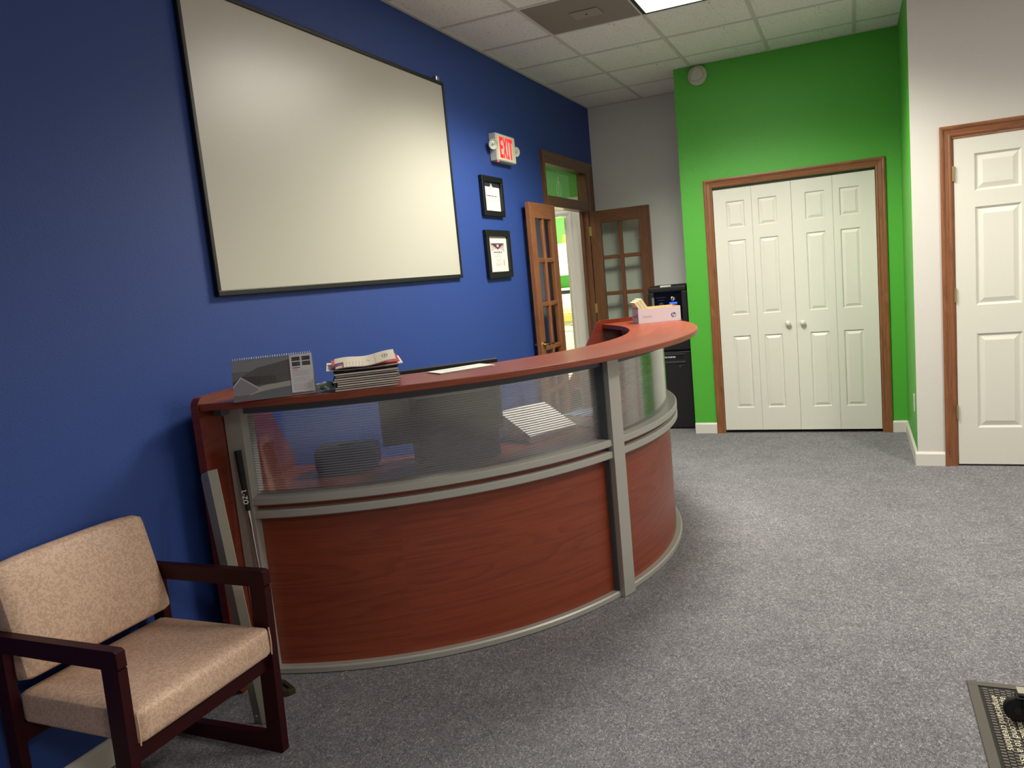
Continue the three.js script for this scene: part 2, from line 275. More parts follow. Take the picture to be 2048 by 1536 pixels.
// white moulded doors; local frame: x across, y up, front face towards +z
function mouldedLeaf(parent, w, h, t, panels, mat) {
  const sh = new THREE.Shape([[0, 0], [w, 0], [w, h], [0, h]].map(p => new THREE.Vector2(...p)));
  for (const [x0, y0, x1, y1] of panels) sh.holes.push(new THREE.Path([[x0, y0], [x0, y1], [x1, y1], [x1, y0]].map(p => new THREE.Vector2(...p))));
  const face = new THREE.ShapeGeometry(sh); face.translate(0, 0, t);
  const g = new Geo(); for (const [a, b, n] of [[[0, 0], [w, 0], [0, -1, 0]], [[w, 0], [w, h], [1, 0, 0]], [[w, h], [0, h], [0, 1, 0]], [[0, h], [0, 0], [-1, 0, 0]]]) g.quad([...a, 0], [...b, 0], [...b, t], [...a, t], n);
  g.quad([0, 0, 0], [w, 0, 0], [w, h, 0], [0, h, 0], [0, 0, -1]);
  obj('slab', metricUV(mergeGeometries([clean(face), g.build()]), 1), mat, parent);
  for (const [x0, y0, x1, y1] of panels) {
    const q = new Geo(), R = (d, z) => [[x0 + d, y0 + d, z], [x1 - d, y0 + d, z], [x1 - d, y1 - d, z], [x0 + d, y1 - d, z]], k = Math.min(1, (x1 - x0) / 0.2);
    const rings = [R(0, t), R(0.004, t - 0.004), R(0.012 * k, t - 0.011), R(0.016 * k, t - 0.011), R(0.044 * k, t - 0.002)];
    for (let i = 0; i < rings.length - 1; i++) for (let e = 0; e < 4; e++) { const f = (e + 1) % 4; q.quad(rings[i][e], rings[i][f], rings[i + 1][f], rings[i + 1][e], [0, 0, 1]); }
    q.quad(...rings[rings.length - 1], [0, 0, 1]); obj('panel', metricUV(q.build(), 1), mat, parent);
  }
}
const ROWS = [[0.19, 0.80], [0.975, 1.59], [1.69, 1.905]];
function knobGeo() { return new THREE.LatheGeometry([[0, 0], [0.012, 0], [0.010, 0.012], [0.012, 0.018], [0.020, 0.026], [0.022, 0.034], [0.018, 0.042], [0.008, 0.046], [0, 0.047]].map(p => new THREE.Vector2(...p)), 24).rotateX(Math.PI / 2); }
[[1.272, 0], [1.574, 1], [1.8765, 2], [2.1785, 3]].forEach(([x, i]) => {
  const names = ['outer white bifold leaf beside the left oak casing', 'inner white bifold leaf left of the closet seam with knob', 'inner white bifold leaf right of the closet seam with knob', 'outer white bifold leaf beside the right oak casing'];
  const d = struct('door_1', names[i], 'closet door'); d.position.set(x, 0.027, ZG - 0.032);
  const px = i % 2 ? 0.047 : 0.099; mouldedLeaf(d, 0.3005, 2.006, 0.034, ROWS.map(([a, b]) => [px, a, px + 0.145, b]), M.doorWhite);
  if (i === 1 || i === 2) obj('knob', knobGeo(), M.trimWhite, d).position.set(i === 1 ? 0.238 : 0.047, 0.883, 0.034);
});
{ const h = struct('trim_4', 'dark header track above the bifold doors', 'door track', bx(1.262, 2.484, 2.036, 2.052, ZG - 0.06, ZG - 0.01), M.black); shade(h); }
{
  const d = struct('door_2', 'hinged white six panel door on the right in oak casing', 'door'); d.position.set(2.895, 0.012, ZR - 0.034);
  mouldedLeaf(d, 0.79, 2.052, 0.035, [...ROWS.map(([a, b], i) => [0.11, [0.24, 1.024, 1.727][i], 0.355, [0.845, 1.63, 1.952][i]]), ...ROWS.map(([a, b], i) => [0.435, [0.24, 1.024, 1.727][i], 0.68, [0.845, 1.63, 1.952][i]])], M.doorWhite);
  for (const y of [0.30, 1.05, 1.80]) { const hg = obj('hinge', [bx(-0.012, 0.002, y, y + 0.09, 0.028, 0.036), rod([-0.004, y, 0.042], [-0.004, y + 0.09, 0.042], 0.007)], M.oldBrass, d); hg.userData.label = 'dull brass butt hinge'; }
  const k = obj('knob', knobGeo().scale(1.3, 1.3, 1.3), M.brass, d); k.position.set(0.73, 0.95, 0.035);
}
// glazed oak leaves; local frame: x from hinge to free edge, z thickness
function frenchLeaf(o, mat, lever) {
  const W = 0.578, h = 2.028, t = 0.036, s0 = 0.105, m = 0.038, pw = (W - 2 * s0 - m) / 2, top = 0.118, pitch = 0.3455, ph = 0.308;
  obj('stile', bx(0, s0, 0, h, 0, t, 0.003, 1), mat, o); obj('stile', bx(W - s0, W, 0, h, 0, t, 0.003, 1), mat, o);
  obj('top_rail', bx(s0, W - s0, h - top, h, 0.001, t - 0.001, 0, 0), mat, o); const yb = h - top - 5 * pitch + (pitch - ph); obj('bottom_rail', bx(s0, W - s0, 0, yb, 0.001, t - 0.001, 0, 0), mat, o);
  obj('muntin', bx(s0 + pw, s0 + pw + m, yb, h - top, 0.003, t - 0.003, 0.008, 1), mat, o);
  for (let k = 1; k < 5; k++) { const y = h - top - k * pitch; for (const x of [s0, s0 + pw + m]) obj('muntin', bx(x, x + pw, y, y + pitch - ph, 0.003, t - 0.003, 0.008, 0), mat, o); }
  for (let k = 0; k < 5; k++) for (const x of [s0, s0 + pw + m]) { const y = h - top - k * pitch - ph; obj('pane', bx(x, x + pw, y, y + ph, t / 2 - 0.0015, t / 2 + 0.0015), M.glass, o); }
  if (lever) for (const s of [0, 1]) { const z = s ? t : 0, k = s ? 1 : -1, X = W - 0.06; obj('lever_handle', [new THREE.CylinderGeometry(0.026, 0.028, 0.008, 24).rotateX(Math.PI / 2).translate(X, 0.93, z + k * 0.004), rod([X, 0.93, z], [X, 0.93, z + k * 0.045], 0.009), tube([[X, 0.93, z + k * 0.045], [X - 0.04, 0.935, z + k * 0.048], [X - 0.10, 0.928, z + k * 0.046]], 0.008)], M.brass, o).userData.label = 'brass lever handle'; }
  for (const y of [0.2, 1.06, 1.80]) obj('hinge', [bx(-0.014, 0.014, y, y + 0.09, -0.003, 0.002, 0.002), rod([-0.006, y, -0.006], [-0.006, y + 0.09, -0.006], 0.006)], M.brass, o).userData.label = 'brass butt hinge';
}
{
  const a = struct('door_3', 'oak ten pane glazed door folded back against the blue wall', 'door'); a.position.set(0.037, 0.012, -5.478); a.rotation.y = -Math.PI / 2 + 0.012; a.scale.z = -1; frenchLeaf(a, M.oak, true);
  const b = struct('door_4', 'dark oak ten pane glazed door standing open before the grey wall', 'door'); b.position.set(0.012, 0.012, -6.628); b.rotation.y = 0.01; frenchLeaf(b, M.darkOak, false);
  b.children.filter(c => c.name === 'hinge').forEach(c => { c.position.set(0, 0, 0.036); });
}
// transom light above the double doors
{
  const w = struct('window_1', 'transom pane with etched bottle emblem above the glazed doors', 'window');
  obj('pane', bx(-0.082, -0.078, 2.135, DH - 0.04, D1 + 0.03, D0 - 0.03), phys({ color: 0xe4f0e2, transmission: 1, roughness: 0.03, thickness: 0 }), w);
  const frost = phys({ color: 0xdce8da, roughness: 0.9, transmission: 0.35, thickness: 0 });
  const ring = []; for (let i = 0; i <= 40; i++) { const a = -Math.PI / 2 + i / 40 * Math.PI * 2; ring.push([-0.076, 2.225 + 0.055 * Math.sin(a) + 0.02 * Math.max(0, Math.sin(a)), -6.05 - 0.062 * Math.cos(a) * (1 - 0.25 * Math.max(0, Math.sin(a)))]); }
  const em = [tube(ring, 0.0045, 60, 6), rod([-0.076, 2.29, -6.05], [-0.076, 2.335, -6.05], 0.006), tube([[-0.076, 2.17, -6.075], [-0.076, 2.25, -6.06], [-0.076, 2.30, -6.05], [-0.076, 2.25, -6.04], [-0.076, 2.17, -6.025]], 0.003, 30, 6)];
  for (const [dy, dz] of [[0.105, -0.06], [0.125, 0], [0.10, 0.06], [0.03, -0.115], [0.045, 0.105]]) em.push(new THREE.SphereGeometry(0.006, 10, 8).translate(-0.076, 2.245 + dy, -6.05 + dz));
  const e = obj('etched_emblem', em, frost, w); e.scale.x = 0.15; e.position.x = -0.0655;
}

// ---------------------------------------------------------------- hall and kitchen beyond the blue wall
{
  struct('wall_hall', 'white hall wall seen past the glazed doorway', 'wall', bx(-1.9, -1.75, 0, 2.7, -6.72, -4.6), M.white);
  struct('wall_hall', 'white end wall of the little hall', 'wall', bx(-1.9, -T, 0, 2.7, -4.75, -4.6), M.white);
  const p = struct('wall_kitchen', 'green partition with a white doorway beyond the glazed doors', 'wall');
  obj('wall_panel', bx(-0.25, -T, 0, 2.7, -6.87, -6.74), M.green, p); obj('wall_panel', bx(-1.06, -0.25, 2.07, 2.7, -6.87, -6.74), M.green, p); obj('wall_panel', bx(-1.9, -1.06, 0, 2.7, -6.87, -6.74), M.green, p);
  casing('trim_5', 'white painted casing around the kitchen doorway', M.trimWhite, [[-1.225, 0, -6.74], [-1.225, 2.21, -6.74], [-0.085, 2.21, -6.74], [-0.085, 0, -6.74]], [[1, 0, 0], [1, -1, 0], [-1, -1, 0], [-1, 0, 0]], [0, 0, 1], 2.5);
  const j = struct('trim_6', 'white jamb lining of the kitchen doorway', 'door trim'); obj('jamb', bx(-0.275, -0.25, 0, 2.07, -6.875, -6.735), M.trimWhite, j); obj('jamb', bx(-1.06, -1.035, 0, 2.07, -6.875, -6.735), M.trimWhite, j); obj('head_jamb', bx(-1.035, -0.275, 2.045, 2.07, -6.875, -6.735), M.trimWhite, j);
  const d = struct('door_5', 'white kitchen door standing open edge on', 'door'); d.position.set(-0.352, 0.01, -6.89); d.rotation.y = Math.PI / 2 + 0.27;
  obj('slab', bx(0, 0.76, 0, 2.03, 0, 0.04, 0.002, 1), M.doorWhite, d);
  for (const s of [-1, 1]) { const z = s > 0 ? 0.04 : 0; obj('lever_handle', [new THREE.CylinderGeometry(0.027, 0.027, 0.008, 20).rotateX(Math.PI / 2).translate(0.70, 0.90, z + s * 0.004), rod([0.70, 0.90, z], [0.70, 0.90, z + s * 0.05], 0.009), tube([[0.70, 0.9, z + s * 0.05], [0.66, 0.905, z + s * 0.055], [0.60, 0.90, z + s * 0.052]], 0.009)], M.brass, d); }
  for (const y of [0.25, 1.03, 1.80]) obj('hinge', bx(-0.006, 0.012, y, y + 0.09, 0.04, 0.075), M.bronze, d);
  const k = struct('wall_kitchen_back', 'bright green kitchen wall behind the white cabinets', 'wall', bx(-3.2, 0, 0, 2.7, -9.6, -9.45), M.green); shade(k);
  struct('wall_kitchen_side', 'white kitchen wall on the right', 'wall', bx(-0.15, 0.0, 0, 2.7, -9.45, ZB - T), M.white); struct('wall_kitchen_side', 'white kitchen wall on the left', 'wall', bx(-3.2, -3.05, 0, 2.7, -9.45, -6.87), M.white); struct('wall_kitchen_side', 'white kitchen wall left of the partition', 'wall', bx(-3.05, -1.9, 0, 2.7, -6.87, -6.74), M.white);
  struct('ceiling', 'white ceiling over the kitchen and hall', 'ceiling', bx(-3.2, -T, 2.6, 2.72, -9.6, -4.6), M.white);
  // units
  const cabW = std(0xf0eee6, 0.4);
  for (let i = 0; i < 4; i++) {
    const x = -2.19 + 0.40 * i, spot = ['at the far end of the row', 'third from the doorway side', 'second from the doorway side', 'nearest the doorway side'][i];
    const u = thing('upper_cabinet', 'white raised panel wall cabinet ' + spot, 'cabinet', [x, 1.46, -9.45], 0, 'white kitchen wall cabinets'); obj('body', bx(0, 0.398, 0, 0.42, 0, 0.30), cabW, u);
    for (const s of [0, 1]) { const dr = new THREE.Group(); dr.name = 'door'; u.add(dr); dr.position.set(0.004 + s * 0.197, 0.006, 0.30); mouldedLeaf(dr, 0.193, 0.408, 0.02, [[0.035, 0.045, 0.158, 0.363]], cabW); }
    const l = thing('base_cabinet', 'pale base cabinet under the ochre worktop ' + spot, 'cabinet', [x, 0, -9.45], 0, 'pale kitchen base cabinets'); obj('body', bx(0, 0.398, 0.0, 0.86, 0.005, 0.55), std(0xd9d8c0, 0.5), l); const dr = new THREE.Group(); dr.name = 'door'; l.add(dr); dr.position.set(0.006, 0.10, 0.55); mouldedLeaf(dr, 0.386, 0.70, 0.02, [[0.05, 0.06, 0.336, 0.64]], std(0xd9d8c0, 0.5));
  }
  const wt = tag(obj('kitchen_worktop', bx(-2.2, -0.55, 0.86, 0.955, -9.45, -8.86, 0.006), std(0xb59a4c, 0.5)), 'ochre kitchen worktop on the pale base cabinets', 'worktop');
  const m = thing('microwave', 'cream countertop microwave with black strip and vent slots', 'microwave', [-1.52, 0.955, -9.36]); obj('body', bx(0, 0.72, 0.004, 0.262, 0, 0.40, 0.006), std(0xe8dcae, 0.5), m); obj('control_strip', bx(0.01, 0.71, 0.262, 0.31, 0.02, 0.395, 0.004), M.black, m); obj('top_plate', bx(0, 0.72, 0.31, 0.335, 0, 0.40, 0.005), std(0xf2f2ee, 0.4), m);
  for (let i = 0; i < 14; i++) obj('vent_slot', bx(0.04 + i * 0.048, 0.066 + i * 0.048, 0.03, 0.075, 0.399, 0.402), std(0xb99f6c, 0.6), m);
  const yb = thing('yellow_pitcher', 'small yellow pitcher on top of the white wall cabinets', 'pitcher', [-1.19, 1.88, -9.28]); obj('vessel', new THREE.LatheGeometry([[0, 0], [0.045, 0], [0.05, 0.05], [0.035, 0.10], [0.038, 0.115], [0.03, 0.113], [0, 0.02]].map(p => new THREE.Vector2(...p)), 20), std(0xf0c020, 0.4), yb); obj('handle', new THREE.TorusGeometry(0.03, 0.006, 8, 20, Math.PI).rotateZ(-Math.PI / 2).translate(0.045, 0.06, 0), std(0xf0c020, 0.4), yb);
  const kl = thing('ceiling_light', 'glowing square panel on the kitchen ceiling', 'ceiling light', [-1.3, 2.6, -8.0]); obj('frame', bx(-0.48, 0.48, -0.012, 0, -0.48, 0.48), M.trimWhite, kl); obj('diffuser', bx(-0.45, 0.45, -0.0125, -0.010, -0.45, 0.45), glow(0xfffceb, 3), kl);
  const hl = thing('ceiling_light', 'small glowing square panel on the hall ceiling', 'ceiling light', [-0.75, 2.6, -6.1]); obj('frame', bx(-0.22, 0.22, -0.012, 0, -0.22, 0.22), M.trimWhite, hl); obj('diffuser', bx(-0.2, 0.2, -0.0125, -0.010, -0.2, 0.2), glow(0xfffceb, 2), hl);
}

// ---------------------------------------------------------------- reception desk
const A0 = 78.7, AJ = 20.75, A1 = -43.5, TOP = 1.127;
{
  const d = thing('reception_desk', 'curved cherry reception desk with silver rails and ribbed clear panels', 'reception desk');
  const spans = [[AJ + 1.35, A0 - 2.4], [A1 + 2.4, AJ - 1.35]];
  // worktop in two modules meeting at the post
  for (const [a, b] of [[AJ + 0.03, A0 - 0.1], [A1 + 0.1, AJ - 0.03]]) obj('worktop', sweep(rect(1.435, 1.80, TOP - 0.026, TOP, 0.003), a, b, 48), M.cherry, d);
  for (const [a, b] of spans) {
    obj('top_channel', sweep(rect(1.60, 1.640, 1.058, TOP - 0.0265), a, b), M.darkSilver, d);
    const gl = obj('glazing_sheet', sweep(rect(1.614, 1.6155, 0.725, 1.068), a, b, 48), M.poly, d); gl.userData.label = 'ribbed clear polycarbonate panel';
    const webs = []; for (let k = 0; k < 34; k++) { const y = 0.735 + k * 0.0099; webs.push(sweep(rect(1.6035, 1.6135, y, y + 0.0018), a, b, 32)); }
    obj('rib', webs, M.web, gl).userData.kind = 'stuff';
    obj('upper_rail', sweep([[1.60, 0.700], [1.660, 0.700], [1.664, 0.704], [1.664, 0.727], [1.658, 0.732], [1.60, 0.732]], a - 0.5, b + 0.5, 48), M.silver, d);
    obj('lower_rail', sweep([[1.60, 0.647], [1.660, 0.647], [1.664, 0.651], [1.664, 0.674], [1.658, 0.679], [1.60, 0.679]], a - 0.5, b + 0.5, 48), M.silver, d);
    obj('filler_strip', sweep(rect(1.60, 1.63, 0.679, 0.700), a, b), M.cherry, d);
    obj('front_panel', sweep(rect(1.60, 1.618, 0.02, 0.647), a, b, 48), M.cherry, d);
    obj('base_rail', sweep([[1.58, 0.002], [1.646, 0.002], [1.650, 0.005], [1.650, 0.024], [1.644, 0.030], [1.58, 0.030]], a - 0.3, b + 0.3, 48), M.silver, d);
  }
  const post = (a, w, r1, label) => { const q = obj('post', sweep([[1.57, 0], [r1 - 0.006, 0], [r1, 0.006], [r1, 1.095], [1.57, 1.095]], a - w / 2, a + w / 2, 4), M.silver, d); if (label) q.userData.label = label; return q; };
  post(AJ, 2.7, 1.672); post(A0 - 1.3, 2.4, 1.665); post(A1 + 1.3, 2.4, 1.665);
  for (const s of [-1, 1]) obj('post_groove', sweep(rect(1.60, 1.645, 0.03, 1.09), AJ + s * 1.35, AJ + s * 1.62, 2), M.darkSilver, d);
  for (const [a, s] of [[A0, 1], [A1, -1]]) {        // sloping end boards with rounded upper corner
    const prof = []; const add = (r, y) => prof.push([r, y]);
    add(1.17, 0.0); add(1.79, 0.0); add(1.808, 0.02); add(1.808, 1.112); for (let k = 0; k <= 6; k++) { const q = k / 6 * Math.PI / 2; add(1.768 + 0.040 * Math.cos(q), 1.112 + 0.040 * Math.sin(q)); } for (let k = 0; k <= 5; k++) { const q = Math.PI / 2 + k / 5 * 1.0; add(1.43 + 0.03 * Math.cos(q), 1.122 + 0.03 * Math.sin(q)); } add(1.17, 0.78);
    obj('end_board', sweep(prof, a, a + s * 0.95, 1), M.cherryEdge, d);
  }
  obj('work_surface', sweep(rect(1.19, 1.60, 0.712, 0.740, 0.002), A1 + 0.2, A0 - 0.2, 60), M.cherry, d);
  obj('bracket', [bx(-0.02, 0.02, 1.07, 1.097, -0.02, 0.02, 0.003)], M.darkSilver, d).position.set(at(1.72, 77.6)[0], 0, at(1.72, 77.6)[2]);
}

// ---------------------------------------------------------------- on the blue wall
{
  const w = thing('whiteboard', 'large white dry erase board in thin black frame on blue wall', 'whiteboard', [0, 0, 0]);
  const z0 = -1.682, z1 = -3.80, y0 = 1.509, y1 = 2.714, f = 0.020;
  obj('writing_surface', bx(0.004, 0.016, y0 + 0.01, y1 - 0.01, z1 + 0.01, z0 - 0.01), M.board, w);
  obj('frame_rail', bx(0.002, 0.026, y0, y0 + f * 1.2, z1, z0, 0.004), M.black, w); obj('frame_rail', bx(0.002, 0.024, y1 - f, y1, z1, z0, 0.004), M.black, w);
  obj('frame_stile', bx(0.002, 0.024, y0, y1, z0 - f, z0, 0.004), M.black, w); obj('frame_stile', bx(0.002, 0.024, y0, y1, z1, z1 + f * 0.8, 0.004), M.black, w);
  obj('corner_clip', bx(0.0, 0.03, y1 - 0.005, y1 + 0.025, z1 + 0.06, z1 + 0.10, 0.005), M.chrome, w).userData.label = 'small chrome hook';
}
const font = await new FontLoader().loadAsync('fonts/droid/droid_sans_bold.typeface.json');
{
  const e = thing('exit_sign', 'white emergency exit sign with red EXIT letters and two lamp heads', 'exit sign', [0, 2.305, -4.61]);
  obj('housing', bx(0.001, 0.058, 0, 0.19, -0.165, 0.165, 0.006), M.plastic, e); obj('face_plate', bx(0.058, 0.062, 0.006, 0.184, -0.159, 0.159, 0.0015), std(0xd8d2b8, 0.4), e);
  const red = new THREE.MeshStandardMaterial({ color: 0x801018, emissive: 0xff1c30, emissiveIntensity: 1.3, roughness: 0.5 });
  'EXIT'.split('').forEach((ch, i) => { const g = new TextGeometry(ch, { font, size: 0.14, depth: 0.002, curveSegments: 4 }); g.computeBoundingBox(); const b = g.boundingBox; g.translate(-(b.min.x + b.max.x) / 2, -b.min.y, 0); const sx = [0.052, 0.064, 0.024, 0.062][i] / (b.max.x - b.min.x); g.scale(sx, 0.145 / (b.max.y - b.min.y), 1); g.rotateY(Math.PI / 2); const m = obj('letter', g, red, e); m.position.set(0.062, 0.022, [0.093, 0.028, -0.024, -0.075][i]); m.userData.label = 'glowing red letter ' + ch; });
  for (const s of [1, -1]) { const h = obj('lamp_head', [new THREE.LatheGeometry([[0, -0.03], [0.022, -0.026], [0.034, -0.005], [0.036, 0.012], [0.033, 0.013], [0.030, 0.006], [0, 0.004]].map(p => new THREE.Vector2(...p)), 28).rotateX(Math.PI / 2)], M.plastic, e); h.position.set(0.045, s > 0 ? 0.105 : 0.095, s * 0.200); h.rotation.set(0.15, s > 0 ? 0.9 : 1.2, 0); const l = obj('lens', new THREE.SphereGeometry(0.029, 24, 8, 0, Math.PI * 2, 0, Math.PI / 2).scale(1, 0.3, 1).rotateX(Math.PI / 2).translate(0, 0, 0.006), M.glass, h); obj('bulb', new THREE.SphereGeometry(0.008, 12, 10).translate(0, 0, 0.008), M.chrome, h); obj('arm', rod([0.03, s > 0 ? 0.105 : 0.095, s * 0.160], [0.035, s > 0 ? 0.105 : 0.095, s * 0.19], 0.012), M.plastic, e); }
  obj('indicator', new THREE.SphereGeometry(0.006, 12, 10), new THREE.MeshStandardMaterial({ color: 0x400000, emissive: 0xff3030, emissiveIntensity: 6 }), e).position.set(0.05, -0.003, 0.14);
}
function lines(x, x0, y0, w, n, dy, h, col, rag = 3) { x.fillStyle = col; const r = rng(n * 131 + (y0 | 0)); for (let i = 0; i < n; i++) { let px = x0; const end = x0 + w * (1 - (i % rag === rag - 1 ? 0.35 * r() : 0.06 * r())); while (px < end) { const l = (6 + 22 * r()) * h / 5; x.fillRect(px, y0 + i * dy, Math.min(l, end - px), h); px += l + h * 0.9; } } }
function picture(label, y0, y1, z0, z1, tex, bw) {
  const o = thing('certificate_frame', label, 'framed certificate', [0, y0, (z0 + z1) / 2], 0); const h = y1 - y0, w = z0 - z1;
  obj('frame_rail', bx(0.002, 0.030, 0, bw, -w / 2, w / 2, 0.004), M.black, o); obj('frame_rail', bx(0.002, 0.030, h - bw, h, -w / 2, w / 2, 0.004), M.black, o); obj('frame_stile', bx(0.002, 0.030, bw, h - bw, -w / 2, -w / 2 + bw, 0.004), M.black, o); obj('frame_stile', bx(0.002, 0.030, bw, h - bw, w / 2 - bw, w / 2, 0.004), M.black, o);
  const p = obj('certificate', new THREE.PlaneGeometry(w - 2 * bw + 0.002, h - 2 * bw + 0.002).rotateY(Math.PI / 2), std(0xffffff, 0.7, { map: tex }), o); p.position.set(0.012, h / 2, 0); p.userData.label = 'printed white certificate'; return o;
}
picture('upper black framed certificate with dark top band and diamond emblem', 1.918, 2.192, -4.215, -4.562, canvasTex(640, 480, (x, w, h) => {
  x.fillStyle = '#1c1f30'; x.fillRect(0, 0, w, h); x.fillStyle = '#ece7dc'; x.beginPath(); x.roundRect(12, 84, w - 24, h - 96, 18); x.fill();
  x.fillStyle = '#e9e6e0'; x.beginPath(); x.moveTo(320, 18); x.lineTo(390, 108); x.lineTo(320, 200); x.lineTo(250, 108); x.fill(); x.strokeStyle = '#3a3a44'; x.lineWidth = 5; x.beginPath(); x.moveTo(320, 32); x.lineTo(378, 108); x.lineTo(320, 186); x.lineTo(262, 108); x.closePath(); x.stroke(); x.fillStyle = '#3a3a44'; x.font = 'bold 40px sans-serif'; x.textAlign = 'center'; x.fillText('R', 320, 122); x.fillText('A', 286, 122); x.fillText('L', 354, 122); x.fillText('R', 320, 88);
  x.font = 'bold 30px serif'; x.fillStyle = '#33333a'; lines(x, 110, 222, 420, 1, 20, 16, '#3a3a40', 9); lines(x, 210, 258, 220, 1, 12, 8, '#77757a', 9); lines(x, 70, 282, 500, 3, 14, 6, '#9a979a'); lines(x, 110, 345, 100, 2, 14, 5, '#8a888c'); lines(x, 290, 345, 90, 1, 14, 5, '#8a888c'); lines(x, 450, 345, 90, 1, 14, 5, '#8a888c'); lines(x, 120, 390, 70, 3, 14, 5, '#77757a'); lines(x, 430, 395, 110, 3, 14, 5, '#77757a');
}), 0.036);
picture('lower larger black framed certificate with dark red chevron heading', 1.488, 1.822, -4.20, -4.605, canvasTex(640, 512, (x, w, h) => {
  x.fillStyle = '#efe9da'; x.fillRect(0, 0, w, h); x.fillStyle = '#e8e2d8'; x.fillRect(88, 88, w - 176, h - 160); x.fillStyle = '#8d8890'; x.fillRect(92, 92, w - 184, 34); x.fillStyle = '#b9b2b2'; x.beginPath(); x.moveTo(92, 126); x.lineTo(w - 92, 126); x.lineTo(w - 92, 230); x.lineTo(320, 150); x.lineTo(92, 230); x.fill();
  x.fillStyle = '#4a2c34'; x.beginPath(); x.moveTo(110, 104); x.lineTo(w - 110, 104); x.lineTo(320, 190); x.fill(); x.strokeStyle = '#a52a36'; x.lineWidth = 6; x.beginPath(); x.moveTo(92, 118); x.lineTo(320, 204); x.lineTo(w - 92, 118); x.stroke(); x.fillStyle = '#f4f0ee'; x.fillRect(292, 118, 66, 12); x.fillRect(300, 136, 58, 14); x.fillStyle = '#c03040'; x.fillRect(270, 116, 18, 34);
  lines(x, 180, 218, 290, 1, 20, 18, '#44424a', 9); lines(x, 260, 250, 130, 1, 10, 7, '#8a888c', 9); lines(x, 190, 272, 260, 3, 13, 6, '#9a979a'); lines(x, 230, 326, 190, 4, 13, 6, '#a4a2a4'); lines(x, 200, 390, 240, 3, 14, 5, '#8a888c'); x.fillStyle = '#c2566a'; x.fillRect(500, 330, 14, 96); x.fillRect(486, 350, 10, 60);
}), 0.044);

// ---------------------------------------------------------------- ceiling fittings
function troffer(x, z, label) {
  const t = thing('ceiling_light', label, 'ceiling light', [x, H, z], 0); const w = 0.586, d = 1.196;
  for (const s of [-1, 1]) { obj('frame_side', bx(s * w / 2 - 0.011, s * w / 2 + 0.011, -0.004, 0.05, -d / 2, d / 2), M.black, t); obj('frame_end', bx(-w / 2, w / 2, -0.004, 0.05, s * d / 2 - 0.008, s * d / 2 + 0.008), M.black, t); }
  obj('lens', bx(-w / 2 + 0.012, w / 2 - 0.012, -0.001, 0.003, -d / 2 + 0.009, d / 2 - 0.009), glow(0xfff8f0, 2.2), t); obj('pan', bx(-w / 2, w / 2, 0.052, 0.06, -d / 2, d / 2), M.trimWhite, t);
  for (const s of [-1, 0, 1]) obj('lens_rib', bx(-w / 2 + 0.02, w / 2 - 0.02, -0.0035, -0.001, s * 0.36 - 0.004, s * 0.36 + 0.004), glow(0xf4fff4, 1.6), t);
}
troffer(1.453, -3.84, 'glowing recessed ceiling light beside the brown air return panel'); troffer(3.893, -2.62, 'glowing recessed ceiling light over the right of the office'); troffer(3.893, 1.04, 'glowing recessed ceiling light behind the photographer');
{
  const v = thing('air_return_panel', 'brown grey square air return panel set in ceiling grid', 'air vent', [0.843, H, -4.145]); const tau = std(0x8a8076, 0.7);
  obj('panel', bx(-0.294, 0.294, -0.003, 0.01, -0.294, 0.294, 0.002), tau, v); obj('cover_plate', bx(-0.07, 0.11, -0.010, -0.003, -0.09, 0.05, 0.003), std(0x958b84, 0.6), v); obj('screw', new THREE.CylinderGeometry(0.006, 0.006, 0.004, 12).translate(0.02, -0.011, -0.02), M.bronze, v);
}
{
  const s = thing('alarm_siren', 'round white alarm horn high on the green wall', 'alarm siren', [1.208, 2.955, ZG]);
  obj('base', new THREE.LatheGeometry([[0, 0], [0.076, 0], [0.078, 0.010], [0.074, 0.024], [0.064, 0.030], [0.058, 0.026], [0, 0.024]].map(p => new THREE.Vector2(...p)), 48).rotateX(Math.PI / 2), std(0xc4c2b2, 0.45), s);
  const sh = new THREE.Shape(); sh.moveTo(-0.045, -0.03); sh.quadraticCurveTo(-0.055, 0.02, 0.0, 0.058); sh.quadraticCurveTo(0.05, 0.03, 0.044, -0.015); sh.quadraticCurveTo(0.02, -0.045, -0.045, -0.03);
  const h = obj('horn_cap', new THREE.ExtrudeGeometry(sh, { depth: 0.016, bevelEnabled: true, bevelSize: 0.006, bevelThickness: 0.008, bevelSegments: 3, curveSegments: 12 }).translate(0, 0, 0.026), std(0xc4c2b2, 0.45), s); h.rotation.z = 0.05;
}
{ const o = thing('wall_outlet', 'white wall outlet plate low on the narrow green wall', 'outlet', [X1, 0.39, -5.13]); obj('plate', bx(-0.006, 0.0, -0.058, 0.058, -0.036, 0.036, 0.003), M.trimWhite, o); for (const y of [-0.02, 0.02]) obj('socket', bx(-0.008, -0.005, y - 0.014, y + 0.014, -0.016, 0.016, 0.002), M.plastic, o); }
{ const o = thing('light_switch', 'white double light switch on grey wall behind the glazed door', 'light switch', [0.42, 1.80, ZB]); obj('plate', bx(-0.058, 0.058, -0.058, 0.058, 0.0, 0.006, 0.003), M.trimWhite, o); for (const x of [-0.024, 0.024]) obj('toggle', bx(x - 0.016, x + 0.016, -0.033, 0.033, 0.005, 0.009, 0.002), M.plastic, o); }

